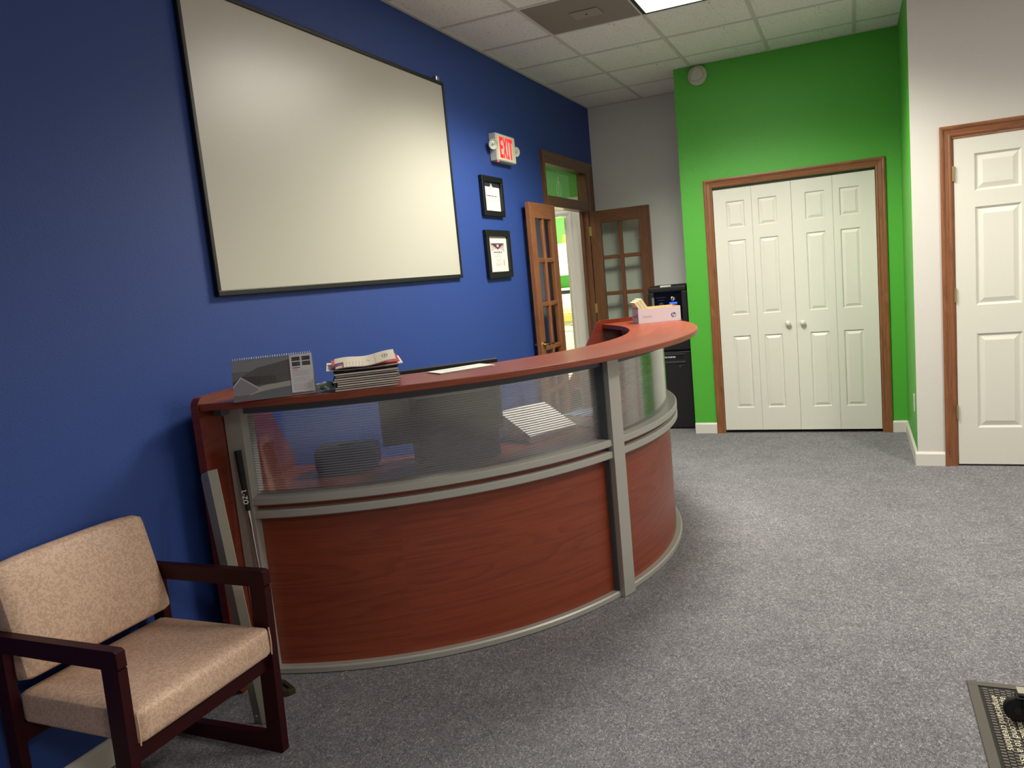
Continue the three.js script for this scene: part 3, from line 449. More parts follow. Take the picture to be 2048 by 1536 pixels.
// ---------------------------------------------------------------- armchair
{
  const c = thing('armchair', 'taupe upholstered armchair with dark mahogany sled arms by blue wall', 'armchair', [0, 0, 0]);
  const fr = (name, z0, z1, side) => {
    const g = (n, pts) => obj(n, loft(pts.map(([x, y]) => [x, y, z0]), pts.map(([x, y]) => [x, y, z1])), M.mahogany, c);
    g('arm', [[0.05, 0.572], [0.05, 0.610], [0.054, 0.622], [0.556, 0.628], [0.566, 0.622], [0.566, 0.580], [0.560, 0.574]]);
    g('front_leg', [[0.502, 0.574], [0.564, 0.574], [0.545, 0.004], [0.540, 0.0], [0.488, 0.0], [0.486, 0.004]]);
    g('floor_rail', [[0.09, 0.0], [0.09, 0.05], [0.487, 0.06], [0.487, 0.0]]);
    g('rear_leg', [[0.055, 0.572], [0.105, 0.572], [0.09, 0.0], [0.04, 0.0]]);
  };
  fr('r', -1.168, -1.139); fr('l', -0.624, -0.596);
  const zc = -0.8815, sw = 0.510;
  const soft = (w, h, d, r, crownTop, crownFront) => { const g = new RoundedBoxGeometry(w, h, d, 5, r); const p = g.attributes.position; for (let i = 0; i < p.count; i++) { const x = p.getX(i) / (w / 2), y = p.getY(i) / (h / 2), z = p.getZ(i) / (d / 2); const k = (1 - Math.min(1, x * x)) * (1 - Math.min(1, z * z)); if (y > 0.2) p.setY(i, p.getY(i) + crownTop * k); const q = (1 - Math.min(1, y * y)) * (1 - Math.min(1, z * z)); if (x > 0.2) p.setX(i, p.getX(i) + crownFront * q); } g.computeVertexNormals(); return g; };
  // dense cushions so that the crown is smooth
  const cushion = (w, h, d, r, ct, cf) => { const nx = 24, g = new THREE.BoxGeometry(w, h, d, nx, 12, nx), p = g.attributes.position; const v = new THREE.Vector3(), q = new THREE.Vector3(); for (let i = 0; i < p.count; i++) { v.fromBufferAttribute(p, i); q.set(THREE.MathUtils.clamp(v.x, -w / 2 + r, w / 2 - r), THREE.MathUtils.clamp(v.y, -h / 2 + r, h / 2 - r), THREE.MathUtils.clamp(v.z, -d / 2 + r * 0.35, d / 2 - r * 0.35)); const e = v.clone().sub(q); if (e.lengthSq() > 1e-12) { const rr = new THREE.Vector3(e.x / r, e.y / r, e.z / (r * 0.35)); const L = rr.length(); if (L > 1) e.divideScalar(L); } v.copy(q).add(e); const X = v.x / (w / 2), Y = v.y / (h / 2), Z = v.z / (d / 2); if (v.y > 0) v.y += ct * (1 - X * X) * (1 - Z * Z * Z * Z) * Y; if (v.x > 0) v.x += cf * (1 - Y * Y) * (1 - Z * Z * Z * Z) * X; p.setXYZ(i, v.x, v.y, v.z); } g.computeVertexNormals(); return metricUV(g, 2); };
  const smooth = g => { // vertex normals across shared positions
    const p = g.attributes.position, n = new Map(), key = i => [p.getX(i), p.getY(i), p.getZ(i)].map(a => Math.round(a * 2e4)).join(); const a = new THREE.Vector3(), b = new THREE.Vector3(), d = new THREE.Vector3();
    for (let i = 0; i < p.count; i += 3) { a.fromBufferAttribute(p, i); b.fromBufferAttribute(p, i + 1).sub(a); d.fromBufferAttribute(p, i + 2).sub(a); b.cross(d); for (let j = 0; j < 3; j++) { const k = key(i + j); const m = n.get(k) || new THREE.Vector3(); m.add(b); n.set(k, m); } }
    const o = new Float32Array(p.count * 3); for (let i = 0; i < p.count; i++) { const m = n.get(key(i)).clone().normalize(); o.set([m.x, m.y, m.z], i * 3); } g.setAttribute('normal', new THREE.BufferAttribute(o, 3)); return g;
  };
  const seat = obj('seat', smooth(cushion(0.475, 0.098, sw, 0.022, 0.012, 0.004)), M.fabric, c); seat.position.set(0.327, 0.394, zc); seat.rotation.z = 0.012;
  const back = obj('backrest', smooth(cushion(0.078, 0.335, sw, 0.026, 0.014, 0.014)), M.fabric, c); back.position.set(0.078, 0.632, zc); back.rotation.z = 0.235;
  for (const s of [-1, 1]) { obj('piping', tube([[0.236, 0.046, s * (sw / 2 - 0.002)], [0.237, 0, s * (sw / 2 - 0.002)], [0.233, -0.045, s * (sw / 2 - 0.002)]], 0.0025, 12, 6), M.fabric, seat); }
  obj('apron', bx(0.505, 0.530, 0.290, 0.346, -1.139, -0.624, 0.003), M.mahogany, c); obj('apron', bx(0.075, 0.10, 0.290, 0.346, -1.139, -0.624, 0.003), M.mahogany, c);
}

// ---------------------------------------------------------------- leaning against the desk end
{
  const b = [0.346, 0.0, -1.262], t = [0.172, 0.893, -1.352];
  const V = (a) => new THREE.Vector3(...a), up = V(t).sub(V(b)).normalize(), side = new THREE.Vector3(1, 0.196, 0.0); side.addScaledVector(up, -side.dot(up)).normalize(); const nrm = new THREE.Vector3().crossVectors(side, up).normalize();
  const L = V(t).distanceTo(V(b)), o = thing('metal_angle_bar', 'grey steel angle bar with end holes leaning on desk end board', 'metal bar', b); const B = new THREE.Matrix4().makeBasis(side, up, nrm); o.quaternion.setFromRotationMatrix(B);
  const hole = y => { const h = new THREE.Path(); h.absarc(-0.014, y, 0.0045, 0, Math.PI * 2, true); return h; };
  const sh = new THREE.Shape([[-0.030, 0.0], [0.004, 0.0], [0.004, L], [-0.028, L - 0.006], [-0.034, L - 0.02]].map(p => new THREE.Vector2(...p))); sh.holes.push(hole(L - 0.03), hole(0.03));
  obj('wide_flange', new THREE.ExtrudeGeometry(sh, { depth: 0.003, bevelEnabled: false, curveSegments: 12 }), M.steel, o);
  const f = new Geo(); const q = [[0.004, 0.003], [0.034, -0.012], [0.033, -0.015], [0.003, 0.0]]; obj('narrow_flange', loft(q.map(([x, z]) => [x, 0.0, z]), q.map(([x, z]) => [x, L, z])), std(0xb9b6a6, 0.5, { metalness: 0.3 }), o).userData.label = 'narrow flange with lit look painted in paler colour';  // same bar, paler colour here paints in the light on this flange
}
{
  const b = new THREE.Vector3(0.236, 0.022, -1.492), t = new THREE.Vector3(0.155, 0.925, -1.528), d = t.clone().sub(b), P = s => b.clone().addScaledVector(d, s).toArray();
  const o = thing('golf_putter', 'black gripped golf putter leaning on the desk end post', 'golf club', [0, 0, 0]);
  const grip = obj('grip', [rod(P(0.745), P(1.0), 0.0095, 0.0135, 20)], M.rubber, o);
  const up = d.clone().normalize(), side = new THREE.Vector3(0.91, 0, -0.41); side.addScaledVector(up, -side.dot(up)).normalize(); const down = up.clone().negate(), out = new THREE.Vector3().crossVectors(down, side);
  const tg = new TextGeometry('L-ZO', { font, size: 0.019, depth: 0.001, curveSegments: 3 }); tg.computeBoundingBox(); tg.translate(0, -tg.boundingBox.max.y / 2, 0.0102);
  const pm = obj('grip_print', tg, std(0xf2efe6, 0.6), grip); pm.quaternion.setFromRotationMatrix(new THREE.Matrix4().makeBasis(down, side, out)); pm.position.set(...P(0.835)); pm.userData.label = 'white lettering';
  obj('shaft', [rod(P(0.38), P(0.745), 0.0046, 0.0062, 14), rod(P(0.03), P(0.38), 0.0038, 0.0044, 14), rod(P(0.378), P(0.384), 0.0058, 0.0058, 14)], M.chrome, o);
  const hs = new THREE.Shape([[-0.012, -0.016], [0.02, -0.024], [0.088, -0.022], [0.100, -0.006], [0.098, 0.018], [0.012, 0.022], [-0.012, 0.012]].map(p => new THREE.Vector2(...p))); const slot = new THREE.Path([[0.022, -0.006], [0.022, 0.008], [0.082, 0.008], [0.082, -0.006]].map(p => new THREE.Vector2(...p))); hs.holes.push(slot);
  const head = obj('head', [new THREE.ExtrudeGeometry(hs, { depth: 0.018, bevelEnabled: true, bevelSize: 0.002, bevelThickness: 0.002, bevelSegments: 2 }).rotateX(-Math.PI / 2).translate(0, 0.003, 0)], std(0x4a4632, 0.4, { metalness: 0.6 }), o); head.position.set(0.232, 0.001, -1.488); head.rotation.y = -0.42;
  obj('sole_plate', bx(0.02, 0.084, 0.002, 0.008, -0.008, 0.010, 0), M.black, head);
}

// ---------------------------------------------------------------- on the desk
const deskFrame = (a, b) => { const u = new THREE.Vector3(b[0] - a[0], 0, b[1] - a[1]).normalize(); return { u, turn: Math.atan2(-u.z, u.x) }; };
{
  const a = [0.276, -1.424], b = [0.505, -1.590], { turn } = deskFrame(a, b); const o = thing('desk_calendar', 'spiral bound easel calendar with grey photo on desk edge', 'calendar', [a[0], TOP, a[1]], turn);
  const w = Math.hypot(b[0] - a[0], b[1] - a[1]), h = 0.145, lean = -0.050, n = 14;
  const front = (x0, x1, off, y0 = 0.002, kick = 0.018) => { const g = new Geo(); for (let i = 0; i < n; i++) { const f = t => [t, y0 + (h - y0) * t, lean * t + kick * (1 - t) ** 3 + off]; const p = f(i / n), q = f((i + 1) / n); g.quad([x0, p[1], p[2]], [x1, p[1], p[2]], [x1, q[1], q[2]], [x0, q[1], q[2]], [0, 0.2, 1], [[0, p[0]], [1, p[0]], [1, q[0]], [0, q[0]]]); } return g.build(); };
  const photo = canvasTex(640, 512, (x, W, Hh) => {
    const g = x; g.fillStyle = '#6d6d74'; g.fillRect(0, 0, W, Hh); g.fillStyle = '#84848c'; g.fillRect(0, 0, W, 150); g.fillStyle = '#5c5a5c'; g.beginPath(); g.moveTo(100, 210); g.lineTo(270, 120); g.lineTo(640, 50); g.lineTo(640, 360); g.lineTo(180, 300); g.fill(); g.fillStyle = '#4c4648'; g.beginPath(); g.moveTo(100, 215); g.lineTo(480, 235); g.lineTo(480, 330); g.lineTo(0, 340); g.lineTo(0, 270); g.fill(); const r = rng(9); for (let i = 0; i < 2600; i++) { const px = 300 + r() * 340, py = 90 + r() * 240; g.fillStyle = r() < 0.5 ? '#7c7a78' : '#484646'; g.fillRect(px, py, 3, 2); }
    g.fillStyle = '#a8a49e'; g.beginPath(); g.moveTo(170, 440); g.quadraticCurveTo(230, 340, 460, 335); g.lineTo(640, 320); g.lineTo(640, 385); g.quadraticCurveTo(300, 400, 180, 450); g.fill(); g.fillStyle = '#6f7077'; g.fillRect(0, 452, W, 60); g.fillStyle = '#8d8890'; g.beginPath(); g.moveTo(0, 340); g.lineTo(90, 225); g.lineTo(290, 385); g.lineTo(180, 440); g.lineTo(0, 440); g.fill(); g.strokeStyle = '#c0bcc2'; g.lineWidth = 14; g.beginPath(); g.moveTo(0, 335); g.lineTo(90, 222); g.lineTo(300, 392); g.stroke(); g.fillStyle = '#b8405c'; g.fillRect(90, 496, 110, 14);
  });
  const notes = canvasTex(256, 512, (x, W, Hh) => { x.fillStyle = '#d9d5da'; x.fillRect(0, 0, W, Hh); const r = rng(3); for (const [px, py] of [[26, 34], [140, 34], [26, 104], [140, 104]]) { x.fillStyle = '#3c3a3c'; x.fillRect(px, py, 92, 56); for (let i = 0; i < 160; i++) { x.fillStyle = r() < 0.5 ? '#6a686a' : '#222022'; x.fillRect(px + r() * 84, py + r() * 50, 8, 3); } } x.fillStyle = '#7d3a52'; x.fillRect(26, 178, 86, 12); x.fillStyle = '#c8608a'; x.fillRect(26, 208, 60, 8); lines(x, 26, 226, 200, 6, 13, 5, '#a8a2aa'); lines(x, 26, 318, 190, 5, 13, 5, '#b2acb2'); lines(x, 26, 400, 200, 6, 15, 5, '#a8a2aa'); });
  const pm = std(0xffffff, 0.45, { map: photo, side: THREE.DoubleSide }); obj('photo_page', front(0, w * 0.72, 0.002), pm, o); obj('notes_page', front(w * 0.715, w, 0.004, 0.012, 0.010), std(0xffffff, 0.6, { map: notes, side: THREE.DoubleSide }), o);
  const bk = new Geo(); bk.quad([0, h, lean - 0.002], [w, h, lean - 0.002], [w, 0.001, lean - 0.085], [0, 0.001, lean - 0.085], [0, 0.2, -1]); bk.quad([0, 0.001, -0.002], [w, 0.001, -0.002], [w, h, lean - 0.001], [0, h, lean - 0.001], [0, 0.2, 1]); bk.quad([0, 0.001, -0.002], [w, 0.001, -0.002], [w, 0.001, lean - 0.085], [0, 0.001, lean - 0.085], [0, 1, 0]); obj('easel_back', bk.build(), std(0xcfcbd0, 0.6, { side: THREE.DoubleSide }), o);
  const coils = []; for (let i = 0; i < 34; i++) coils.push(new THREE.TorusGeometry(0.0052, 0.0009, 5, 14).rotateY(Math.PI / 2).translate(0.006 + i * (w - 0.012) / 33, h + 0.001, lean + 0.001)); obj('wire_coil', coils, std(0xd8d8d8, 0.3, { metalness: 0.8 }), o).userData.kind = 'stuff';
}
const bookA = [0.603, -1.584], bookB = [0.793, -1.718], bookT = deskFrame(bookA, bookB).turn;
{
  const r = rng(77), spots = ['at the foot of the stack', 'second from the bottom', 'third from the bottom', 'fourth from the bottom', 'fifth from the bottom', 'sixth from the bottom', 'seventh from the bottom', 'topmost under the brochures']; let y = TOP;
  const dark = std(0x4a3c3c, 0.5), edge = std(0xe2d8d0, 0.8);
  for (let i = 0; i < 8; i++) {
    const th = 0.0082, o = thing('magazine', 'thin saddle stitched magazine ' + spots[i], 'magazine', [bookA[0], y, bookA[1]], bookT + (r() - 0.5) * 0.05, 'magazines stacked on the desk'); const dx = (r() - 0.5) * 0.012 - (i === 4 ? 0.012 : 0), dz = -(r() * 0.010);
    obj('cover', [bx(dx, dx + 0.228, 0.0002, 0.0024, dz - 0.272, dz), bx(dx, dx + 0.228, th - 0.0012, th - 0.0004, dz - 0.272, dz)], dark, o);
    obj('pages', [bx(dx + 0.001, dx + 0.227, 0.0024, th - 0.0012, dz - 0.271, dz + 0.0012)], edge, o); y += th;
  }
  const red = std(0xc03a44, 0.6), leaf = (name, label, x0, x1, z0, z1, bend, mat, up, turn, tilt = 0) => { const o = new Geo(), n = 16, rise = tilt * (z0 - z1); for (let i = 0; i < n; i++) { const f = t => [x0 + (x1 - x0) * t, up + bend(t)]; const p = f(i / n), q = f((i + 1) / n); for (const [e, s] of [[0, -1], [0.0028, 1]]) o.quad([p[0], p[1] + e, z0], [q[0], q[1] + e, z0], [q[0], q[1] + e + rise, z1], [p[0], p[1] + e + rise, z1], [0, s, 0], [[i / n, 0], [(i + 1) / n, 0], [(i + 1) / n, 1], [i / n, 1]]); for (const [z, s, k] of [[z0, 1, 0], [z1, -1, rise]]) o.quad([p[0], p[1] + k, z], [q[0], q[1] + k, z], [q[0], q[1] + k + 0.0028, z], [p[0], p[1] + k + 0.0028, z], [0, 0, s]); } const [P, Q] = [x0, x1]; for (const [x, t, s] of [[P, 0, -1], [Q, 1, 1]]) o.quad([x, up + bend(t), z0], [x, up + bend(t) + rise, z1], [x, up + bend(t) + rise + 0.0028, z1], [x, up + bend(t) + 0.0028, z0], [s, 0, 0]); const m = obj(name, o.build(), mat); m.position.set(bookA[0], y, bookA[1]); m.rotation.y = bookT + turn; tag(m, label, 'brochure'); return m; };
  leaf('brochure', 'dark covered brochure lying on the magazine stack', -0.005, 0.232, -0.02, -0.25, t => 0.001 + 0.002 * t, std(0x1d1b20, 0.5), 0.0005, 0.02);
  leaf('brochure', 'white brochure fanned out under the red brochure', -0.028, 0.248, -0.03, -0.24, t => 0.002 + 0.004 * (2 * t - 1) ** 2, M.paper, 0.004, 0.02, 0.05);
  leaf('brochure', 'red covered brochure under the topmost leaflet', -0.008, 0.238, -0.035, -0.20, t => 0.002 + 0.003 * (2 * t - 1) ** 2, red, 0.012, 0.03, 0.09);
  const cov = canvasTex(768, 384, (x, w, h) => { x.fillStyle = '#ddd2c4'; x.fillRect(0, 0, w, h); x.fillStyle = '#4a4a80'; x.fillRect(0, 190, 110, 194); x.fillStyle = '#c05a58'; x.beginPath(); x.arc(70, 300, 46, 0, 7); x.fill(); x.fillStyle = '#e8dcd4'; x.fillRect(10, 330, 80, 50); for (let k = 0; k < 6; k++) lines(x, 140 + k * 40, 200, 16, 9, 20, 8, '#a89e98', 2); x.fillStyle = '#5a5048'; for (let k = 0; k < 7; k++) x.fillRect(510, 40 + k * 50, 8, 26); x.strokeStyle = '#4a4440'; x.lineWidth = 9; x.beginPath(); x.ellipse(640, 190, 34, 70, 0, 0, 7); x.stroke(); x.beginPath(); x.moveTo(640, 130); x.lineTo(640, 250); x.moveTo(612, 190); x.lineTo(668, 190); x.stroke(); x.beginPath(); x.moveTo(410, 180); x.lineTo(440, 240); x.stroke(); });
  leaf('brochure', 'cream leaflet with round cross emblem curling on top of stack', 0.004, 0.222, -0.004, -0.105, t => 0.001 + 0.012 * t * t + 0.003 * Math.sin(t * 9), std(0xffffff, 0.7, { map: cov }), 0.015, 0.02, 0.27).rotation.x = 0;
}
{
  const o = thing('plastic_bag', 'small clear plastic bag of teal sweets between calendar and magazines', 'plastic bag', [0.528, TOP + 0.002, -1.634], 0.6); const r = rng(21);
  const film = new THREE.SphereGeometry(0.034, 36, 24), p = film.attributes.position; for (let i = 0; i < p.count; i++) { const v = new THREE.Vector3().fromBufferAttribute(p, i); const k = 1 + 0.14 * Math.sin(v.x * 190 + v.z * 140) * Math.cos(v.z * 170 + v.y * 90); v.multiplyScalar(k); v.y = Math.max(-0.014, v.y * 0.5); if (v.x < -0.008) { const q = (-0.008 - v.x) / 0.03; v.y = v.y * (1 - 0.55 * q) + 0.016 * q * q; v.x -= 0.020 * q; v.z *= 1 - 0.3 * q; } p.setXYZ(i, v.x, v.y + 0.0145, v.z); } film.computeVertexNormals();
  obj('film', film, phys({ color: 0xdcebe4, transmission: 0.75, roughness: 0.15, thickness: 0 }), o); const teal = std(0x2c9c86, 0.3);
  for (let i = 0; i < 12; i++) obj('sweet', new THREE.CapsuleGeometry(0.0060, 0.011, 4, 10).rotateZ(r() * 3).rotateY(r() * 3).translate(-0.004 + (r() - 0.4) * 0.040, 0.0145 + r() * 0.008, (r() - 0.4) * 0.036), teal, o);
}
{
  const o = thing('name_placard', 'white folded card lying flat on the cherry worktop', 'card', [0.824, TOP, -1.955], deskFrame([0.824, -1.955], [0.962, -2.168]).turn); obj('card_sheet', bx(0, 0.253, 0.001, 0.0022, -0.118, 0), M.paper, o); obj('folded_sheet', bx(0.001, 0.252, 0.0045, 0.0057, -0.116, 0.0), M.paper, o); obj('fold', bx(0, 0.253, 0.001, 0.0057, -0.1195, -0.117), M.paper, o); obj('printed_line', bx(0.05, 0.15, 0.0057, 0.0059, -0.07, -0.062), std(0xa8a4a0, 0.7), o);
}
{
  const a = [0.44, -2.075], b = [0.822, -2.485], { turn } = deskFrame(a, b); const o = thing('computer_monitor', 'black computer monitor seen from behind over the desk', 'monitor', [a[0], 0.742, a[1]], turn); const w = Math.hypot(b[0] - a[0], b[1] - a[1]);
  obj('shell', bx(0, w, 0.065, 0.384, -0.012, 0.012, 0.006), M.charcoal, o); obj('back_bulge', bx(0.08, w - 0.08, 0.10, 0.34, 0.010, 0.035, 0.012), M.charcoal, o); obj('screen', bx(0.012, w - 0.012, 0.078, 0.372, -0.0135, -0.012), M.blackGloss, o); obj('neck', bx(w / 2 - 0.03, w / 2 + 0.03, 0.008, 0.16, -0.006, 0.008, 0.003), M.charcoal, o); obj('foot', bx(w / 2 - 0.12, w / 2 + 0.12, 0, 0.010, -0.09, 0.06, 0.004), M.charcoal, o);
}
// things behind the ribbed panels
{
  const r = rng(44), spot = (rr, a) => { const p = at(rr, a); return [p[0], 0.7405, p[2]]; }, face = a => -a * RAD + Math.PI / 2;
  const o = thing('paper_stack', 'bright sloping pile of white paper behind the ribbed panel', 'paper stack', spot(1.31, 26), face(26)); for (let i = 0; i < 4; i++) { const y0 = i * 0.008, w0 = -0.15 + r() * 0.02, w1 = 0.14 + r() * 0.02, L = x => [[x, y0 + 0.0004, 0.10], [x, y0 + 0.008, 0.10], [x, y0 * 4 + 0.034, -0.11], [x, y0 * 4 + 0.0004, -0.11]]; obj('sheet_bundle', loft(L(w0), L(w1)), M.paper, o); }
  const c = thing('computer_case', 'black computer case standing behind the ribbed panel', 'computer', spot(1.42, 46), face(46)); obj('case', bx(-0.17, 0.17, 0.006, 0.285, -0.07, 0.07, 0.006), M.black, c); obj('front_bezel', bx(-0.172, -0.165, 0.01, 0.28, -0.068, 0.068, 0.003), M.charcoal, c); for (const sx of [-0.13, 0.13]) obj('foot', bx(sx - 0.015, sx + 0.015, 0, 0.008, -0.05, 0.05), M.rubber, c); for (let i = 0; i < 6; i++) obj('vent_slot', bx(-0.12, 0.05, 0.06 + i * 0.014, 0.064 + i * 0.014, 0.0695, 0.0706), M.charcoal, c);
  const g = thing('laptop_bag', 'dark navy padded bag lying behind the ribbed panel', 'bag', spot(1.33, 65), face(65)); obj('pouch', bx(-0.13, 0.13, 0, 0.11, -0.08, 0.08, 0.03, 0, 5), std(0x141a2c, 0.8), g); obj('handle', new THREE.TorusGeometry(0.035, 0.006, 8, 20, Math.PI).rotateX(1.35).translate(0, 0.106, 0), M.rubber, g); obj('zip', bx(-0.12, 0.12, 0.07, 0.074, 0.0775, 0.0805, 0.001), M.charcoal, g);
  const nb = thing('binder', 'slate blue ring binder lying beside the white paper stack', 'binder', spot(1.36, 12), face(12)); obj('cover', [bx(-0.11, 0.11, 0, 0.003, -0.09, 0.10), bx(-0.11, 0.11, 0.052, 0.055, -0.09, 0.10), bx(-0.11, 0.11, 0.003, 0.052, 0.097, 0.10)], std(0x6a7690, 0.5), nb); obj('pages', bx(-0.105, 0.105, 0.004, 0.05, -0.085, 0.095), M.paper, nb);
  const s = at(1.30, 0.5), e = thing('envelope_pile', 'loose cream envelopes piled on the inner edge of desk', 'envelopes', [s[0], 0.7405, s[2]], -6 * RAD + Math.PI / 2); for (let i = 0; i < 14; i++) obj('envelope', bx(-0.11 + r() * 0.02, 0.11 + r() * 0.02, i * 0.0245 + 0.0003, i * 0.0245 + 0.0242, -0.055, 0.055 + r() * 0.012, 0.003), M.cream, e);
}
{
  const f = [1.101, -3.972], g = [1.335, -4.092], { turn } = deskFrame(f, g); const w = 0.262, d = 0.165, h = 0.088;
  const o = thing('paper_box', 'open pale lilac cardboard box with round blue logo on desk', 'cardboard box', [f[0], TOP, f[1]], turn); const lil = std(0xcfc3ca, 0.75);
  const face = canvasTex(768, 256, (x, W, Hh) => { x.fillStyle = '#cfc3ca'; x.fillRect(0, 0, W, Hh); const cx = 640, cy = 150, R = 46; x.fillStyle = '#28407c'; x.beginPath(); x.arc(cx, cy, R, 0, 7); x.fill(); x.save(); x.beginPath(); x.arc(cx, cy, R, 0, 7); x.clip(); x.strokeStyle = '#d6ccd4'; x.lineWidth = 11; for (const [a, b, c, e] of [[-4, -54, -26, 24], [-8, -8, 8, -8], [8, -8, -4, 24], [22, -8, 2, 54], [22, -8, 38, -8], [38, -8, 27, 22], [27, 22, 12, 22]]) { x.beginPath(); x.moveTo(cx + a, cy + b); x.lineTo(cx + c, cy + e); x.stroke(); } x.restore(); lines(x, 80, 128, 170, 1, 20, 10, '#8d8490', 9); lines(x, 80, 152, 170, 1, 20, 10, '#8d8490', 9); });
  const end = canvasTex(384, 256, (x, W, Hh) => { x.fillStyle = '#cfc3ca'; x.fillRect(0, 0, W, Hh); x.fillStyle = '#3d4468'; lines(x, 70, 130, 190, 1, 20, 26, '#4a5070', 9); x.fillStyle = '#28407c'; x.beginPath(); x.arc(300, 110, 28, 0, 7); x.fill(); x.fillRect(310, 130, 26, 50); });
  const fr = obj('front_wall', bx(0, w, 0.0, h, -0.003, 0), lil, o); obj('back_wall', bx(0, w, 0, h, -d, -d + 0.003), M.card, o); obj('side_wall', bx(0, 0.003, 0, h, -d + 0.003, -0.003), lil, o); obj('side_wall', bx(w - 0.003, w, 0, h, -d + 0.003, -0.003), lil, o); obj('bottom', bx(0.003, w - 0.003, 0.0002, 0.003, -d + 0.003, -0.003), M.card, o); obj('lining', [bx(0.0032, w - 0.0032, 0.003, h + 0.004, -d + 0.0032, -d + 0.005), bx(w - 0.005, w - 0.0032, 0.003, h + 0.002, -d + 0.005, -0.0032)], M.card, o);
  const print = obj('front_print', new THREE.PlaneGeometry(w - 0.002, h - 0.002).translate(w / 2, h / 2, 0.0004), std(0xffffff, 0.7, { map: face }), fr); const sp = obj('side_print', new THREE.PlaneGeometry(d - 0.002, h - 0.002).rotateY(-Math.PI / 2).translate(-0.0004, h / 2, -d / 2), std(0xffffff, 0.7, { map: end }), fr);
  const names = ['standing upright foremost in the box', 'standing upright in the middle of the box', 'leaning at the back of the bundle in the box']; const tv = new THREE.Vector3();
  for (let i = 0; i < 3; i++) { const c = thing('index_card_bundle', 'pale yellow card bundle ' + names[i], 'card bundle', [0, 0, 0], 0, 'yellow card bundles in the paper box'); const gx = 0.062 + i * 0.021; for (let k = 0; k < 3; k++) obj('card', bx(k * 0.0055, k * 0.0055 + 0.0048, 0, [0.148, 0.158, 0.168][i] - k * 0.002, -0.150, -0.022, 0.001), M.cream, c); tv.set(gx, 0, 0).applyAxisAngle(new THREE.Vector3(0, 1, 0), turn); c.position.set(f[0] + tv.x, TOP + 0.0035, f[1] + tv.z); c.rotation.order = 'YXZ'; c.rotation.set(0, turn, 0.55); }
}

// ---------------------------------------------------------------- water dispenser in the alcove
{
  const o = thing('water_dispenser', 'tall black water dispenser with blue lit panel beside green wall', 'water dispenser', [0.625, 0, -6.17]); const w = 0.352;
  obj('lower_body', bx(0, w, 0.012, 0.70, -0.36, 0, 0.008), M.charcoal, o); obj('upper_body', bx(0.0, w, 0.70, 1.288, -0.36, -0.045, 0.02), M.charcoal, o);
  obj('crown', bx(0.004, w - 0.004, 1.228, 1.288, -0.30, 0.0, 0.022, undefined, 4), M.charcoal, o);
  for (const s of [0, 1]) obj('cheek', bx(s ? w - 0.055 : 0, s ? w : 0.055, 0.96, 1.235, -0.06, -0.002, 0.012), M.charcoal, o); obj('sill', bx(0.05, w - 0.05, 0.95, 0.985, -0.06, -0.002, 0.01), M.charcoal, o);
  obj('recess_panel', bx(0.055, w - 0.055, 0.985, 1.228, -0.05, -0.038), M.blackGloss, o); obj('side_light_strip', bx(0.037, 0.058, 1.06, 1.19, -0.004, 0.001, 0.002), M.steel, o).userData.label = 'grey side strip';
  obj('top_label', bx(0.118, 0.214, 1.276, 1.291, -0.012, 0.0008, 0.003), M.trimWhite, o).userData.label = 'white label on the crown';
  obj('display', bx(0.185, 0.252, 1.122, 1.138, -0.038, -0.036), glow(0x2a50ff, 2.6), o).userData.label = 'blue glowing display bar'; obj('button', new THREE.CylinderGeometry(0.020, 0.020, 0.004, 24).rotateX(Math.PI / 2).translate(0.112, 1.122, -0.036), std(0x2a4470, 0.4), o); obj('spout', new THREE.TorusKnotGeometry(0.012, 0.005, 40, 8).translate(0.220, 1.168, -0.028), M.chrome, o); obj('print_line', [bx(0.065, 0.15, 1.183, 1.187, -0.038, -0.0375), bx(0.085, 0.14, 1.158, 1.162, -0.038, -0.0375)], std(0x33405c, 0.5), o);
  obj('drip_shelf', bx(0.05, w - 0.045, 0.672, 0.684, -0.02, 0.008, 0.003), std(0x55534e, 0.35, { metalness: 0.6 }), o); obj('drawer_lip', bx(0.05, w - 0.048, 0.596, 0.616, -0.01, 0.010, 0.006), std(0x3a3a3b, 0.4), o); obj('top_ledge', bx(0.25, w - 0.008, 0.692, 0.700, -0.01, 0.004, 0.002), std(0x4a4a4a, 0.4), o);
  const bd = canvasTex(512, 64, (x, W, Hh) => { x.fillStyle = '#0d0d0e'; x.fillRect(0, 0, W, Hh); x.fillStyle = '#f0f0ee'; x.font = 'bold 40px sans-serif'; x.fillText('SUPER STARTER', 60, 48, 420); }); const bp = obj('name_plate', new THREE.PlaneGeometry(0.225, 0.032).translate(0.172, 0.654, 0.0006), std(0xffffff, 0.5, { map: bd }), o); bp.userData.label = 'white lettering on black strip';
  obj('lock', [new THREE.CylinderGeometry(0.008, 0.008, 0.006, 16).rotateX(Math.PI / 2).translate(0.252, 0.570, 0.002), bx(0.262, 0.29, 0.577, 0.582, 0, 0.004)], M.chrome, o); obj('foot_plinth', bx(0.01, w - 0.01, 0, 0.014, -0.35, -0.012), M.black, o);
}

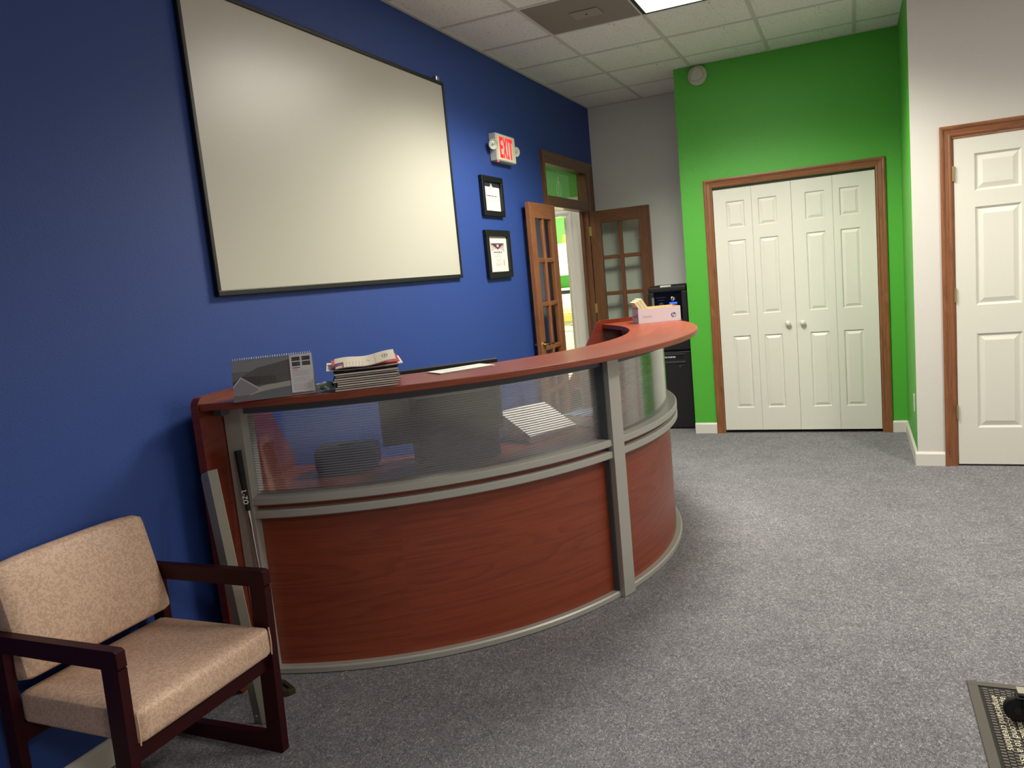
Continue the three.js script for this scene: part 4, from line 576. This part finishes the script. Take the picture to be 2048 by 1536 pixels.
// ---------------------------------------------------------------- floor mat and caster at the right
{
  const o = thing('rubber_mat', 'grey rubber entrance mat with slotted field and cream lettering', 'floor mat', [2.607, 0, -2.112]); const rub = std(0x58534c, 0.75), field = std(0x242120, 0.85), W = 0.62, L = 0.92;
  obj('border', [bx(0, W, 0.0, 0.006, 0, 0.027, 0.002), bx(0, 0.030, 0, 0.006, 0.027, L, 0.002), bx(W - 0.03, W, 0, 0.006, 0.027, L, 0.002), bx(0.03, W - 0.03, 0, 0.006, L - 0.03, L, 0.002)], rub, o); obj('field', bx(0.03, W - 0.03, 0, 0.002, 0.027, L - 0.03), field, o);
  const ribs = []; const base = bx(-0.0074, 0.0074, 0, 0.0038, -0.0050, 0.0050, 0.0016, undefined, 1); for (let i = 0; i < 34; i++) for (let j = 0; j < 60; j++) { const x = 0.047 + i * 0.0162, z = 0.044 + j * 0.0148 + (i % 2 ? 0.0074 : 0); if (x > W - 0.045 || z > L - 0.045) continue; ribs.push(base.clone().translate(x, 0.002, z)); } obj('raised_ribs', ribs, std(0x5e5954, 0.7), o).userData.kind = 'stuff';
  const reg = await new FontLoader().loadAsync('fonts/droid/droid_sans_regular.typeface.json'); const ink = std(0xe6dcc0, 0.6);
  [['ampersand creations', 0.060, 0.086, 0.298], ['apps.it second to a list of', 0.083, 0.087, 0.40], ['by apple people for the many', 0.106, 0.087, 0.42]].forEach(([s, x, z, len]) => { const g = new TextGeometry(s, { font: reg, size: 0.0175, depth: 0.0012, curveSegments: 3 }); g.computeBoundingBox(); g.scale(len / g.boundingBox.max.x, 1, 1); g.rotateX(-Math.PI / 2); g.rotateY(-Math.PI / 2); const m = obj('lettering', g, ink, o); m.position.set(x, 0.0058, z); m.userData.label = 'cream lettering line'; });
}
{
  const o = thing('rolling_stand_foot', 'black caster wheel under a pale steel foot on rubber mat', 'caster', [2.748, 0.0066, -1.915]);
  obj('wheel', new THREE.LatheGeometry([[0, -0.013], [0.030, -0.013], [0.036, -0.011], [0.039, -0.005], [0.039, 0.005], [0.036, 0.011], [0.030, 0.013], [0, 0.013]].map(p => new THREE.Vector2(...p)), 48).rotateX(Math.PI / 2).translate(-0.030, 0.039, 0.022), M.rubber, o);
  obj('hub', new THREE.CylinderGeometry(0.012, 0.012, 0.030, 20).rotateX(Math.PI / 2).translate(-0.030, 0.039, 0.022), M.charcoal, o); obj('fork', [bx(-0.036, 0.03, 0.036, 0.084, 0.000, 0.005, 0.002), bx(-0.02, 0.03, 0.036, 0.084, 0.039, 0.044, 0.002), bx(-0.036, 0.05, 0.0795, 0.085, 0.000, 0.044, 0.002)], M.charcoal, o); obj('swivel_bolt', new THREE.SphereGeometry(0.006, 14, 10).translate(0.026, 0.070, 0.041), M.chrome, o);
  obj('foot_bar', bx(-0.032, 0.42, 0.085, 0.094, 0.004, 0.040, 0.003), M.charcoal, o); obj('cap_plate', bx(-0.032, 0.42, 0.094, 0.098, -0.002, 0.036, 0.0015), std(0xb4aea0, 0.4, { metalness: 0.4 }), o).userData.label = 'pale metal cap plate'; obj('stem', rod([0.34, 0.098, 0.018], [0.34, 0.7, 0.018], 0.014), M.charcoal, o);
}
scene.traverse(c => { if (c.isMesh) { c.castShadow = true; c.receiveShadow = true; } });
renderer.render(scene, camera);
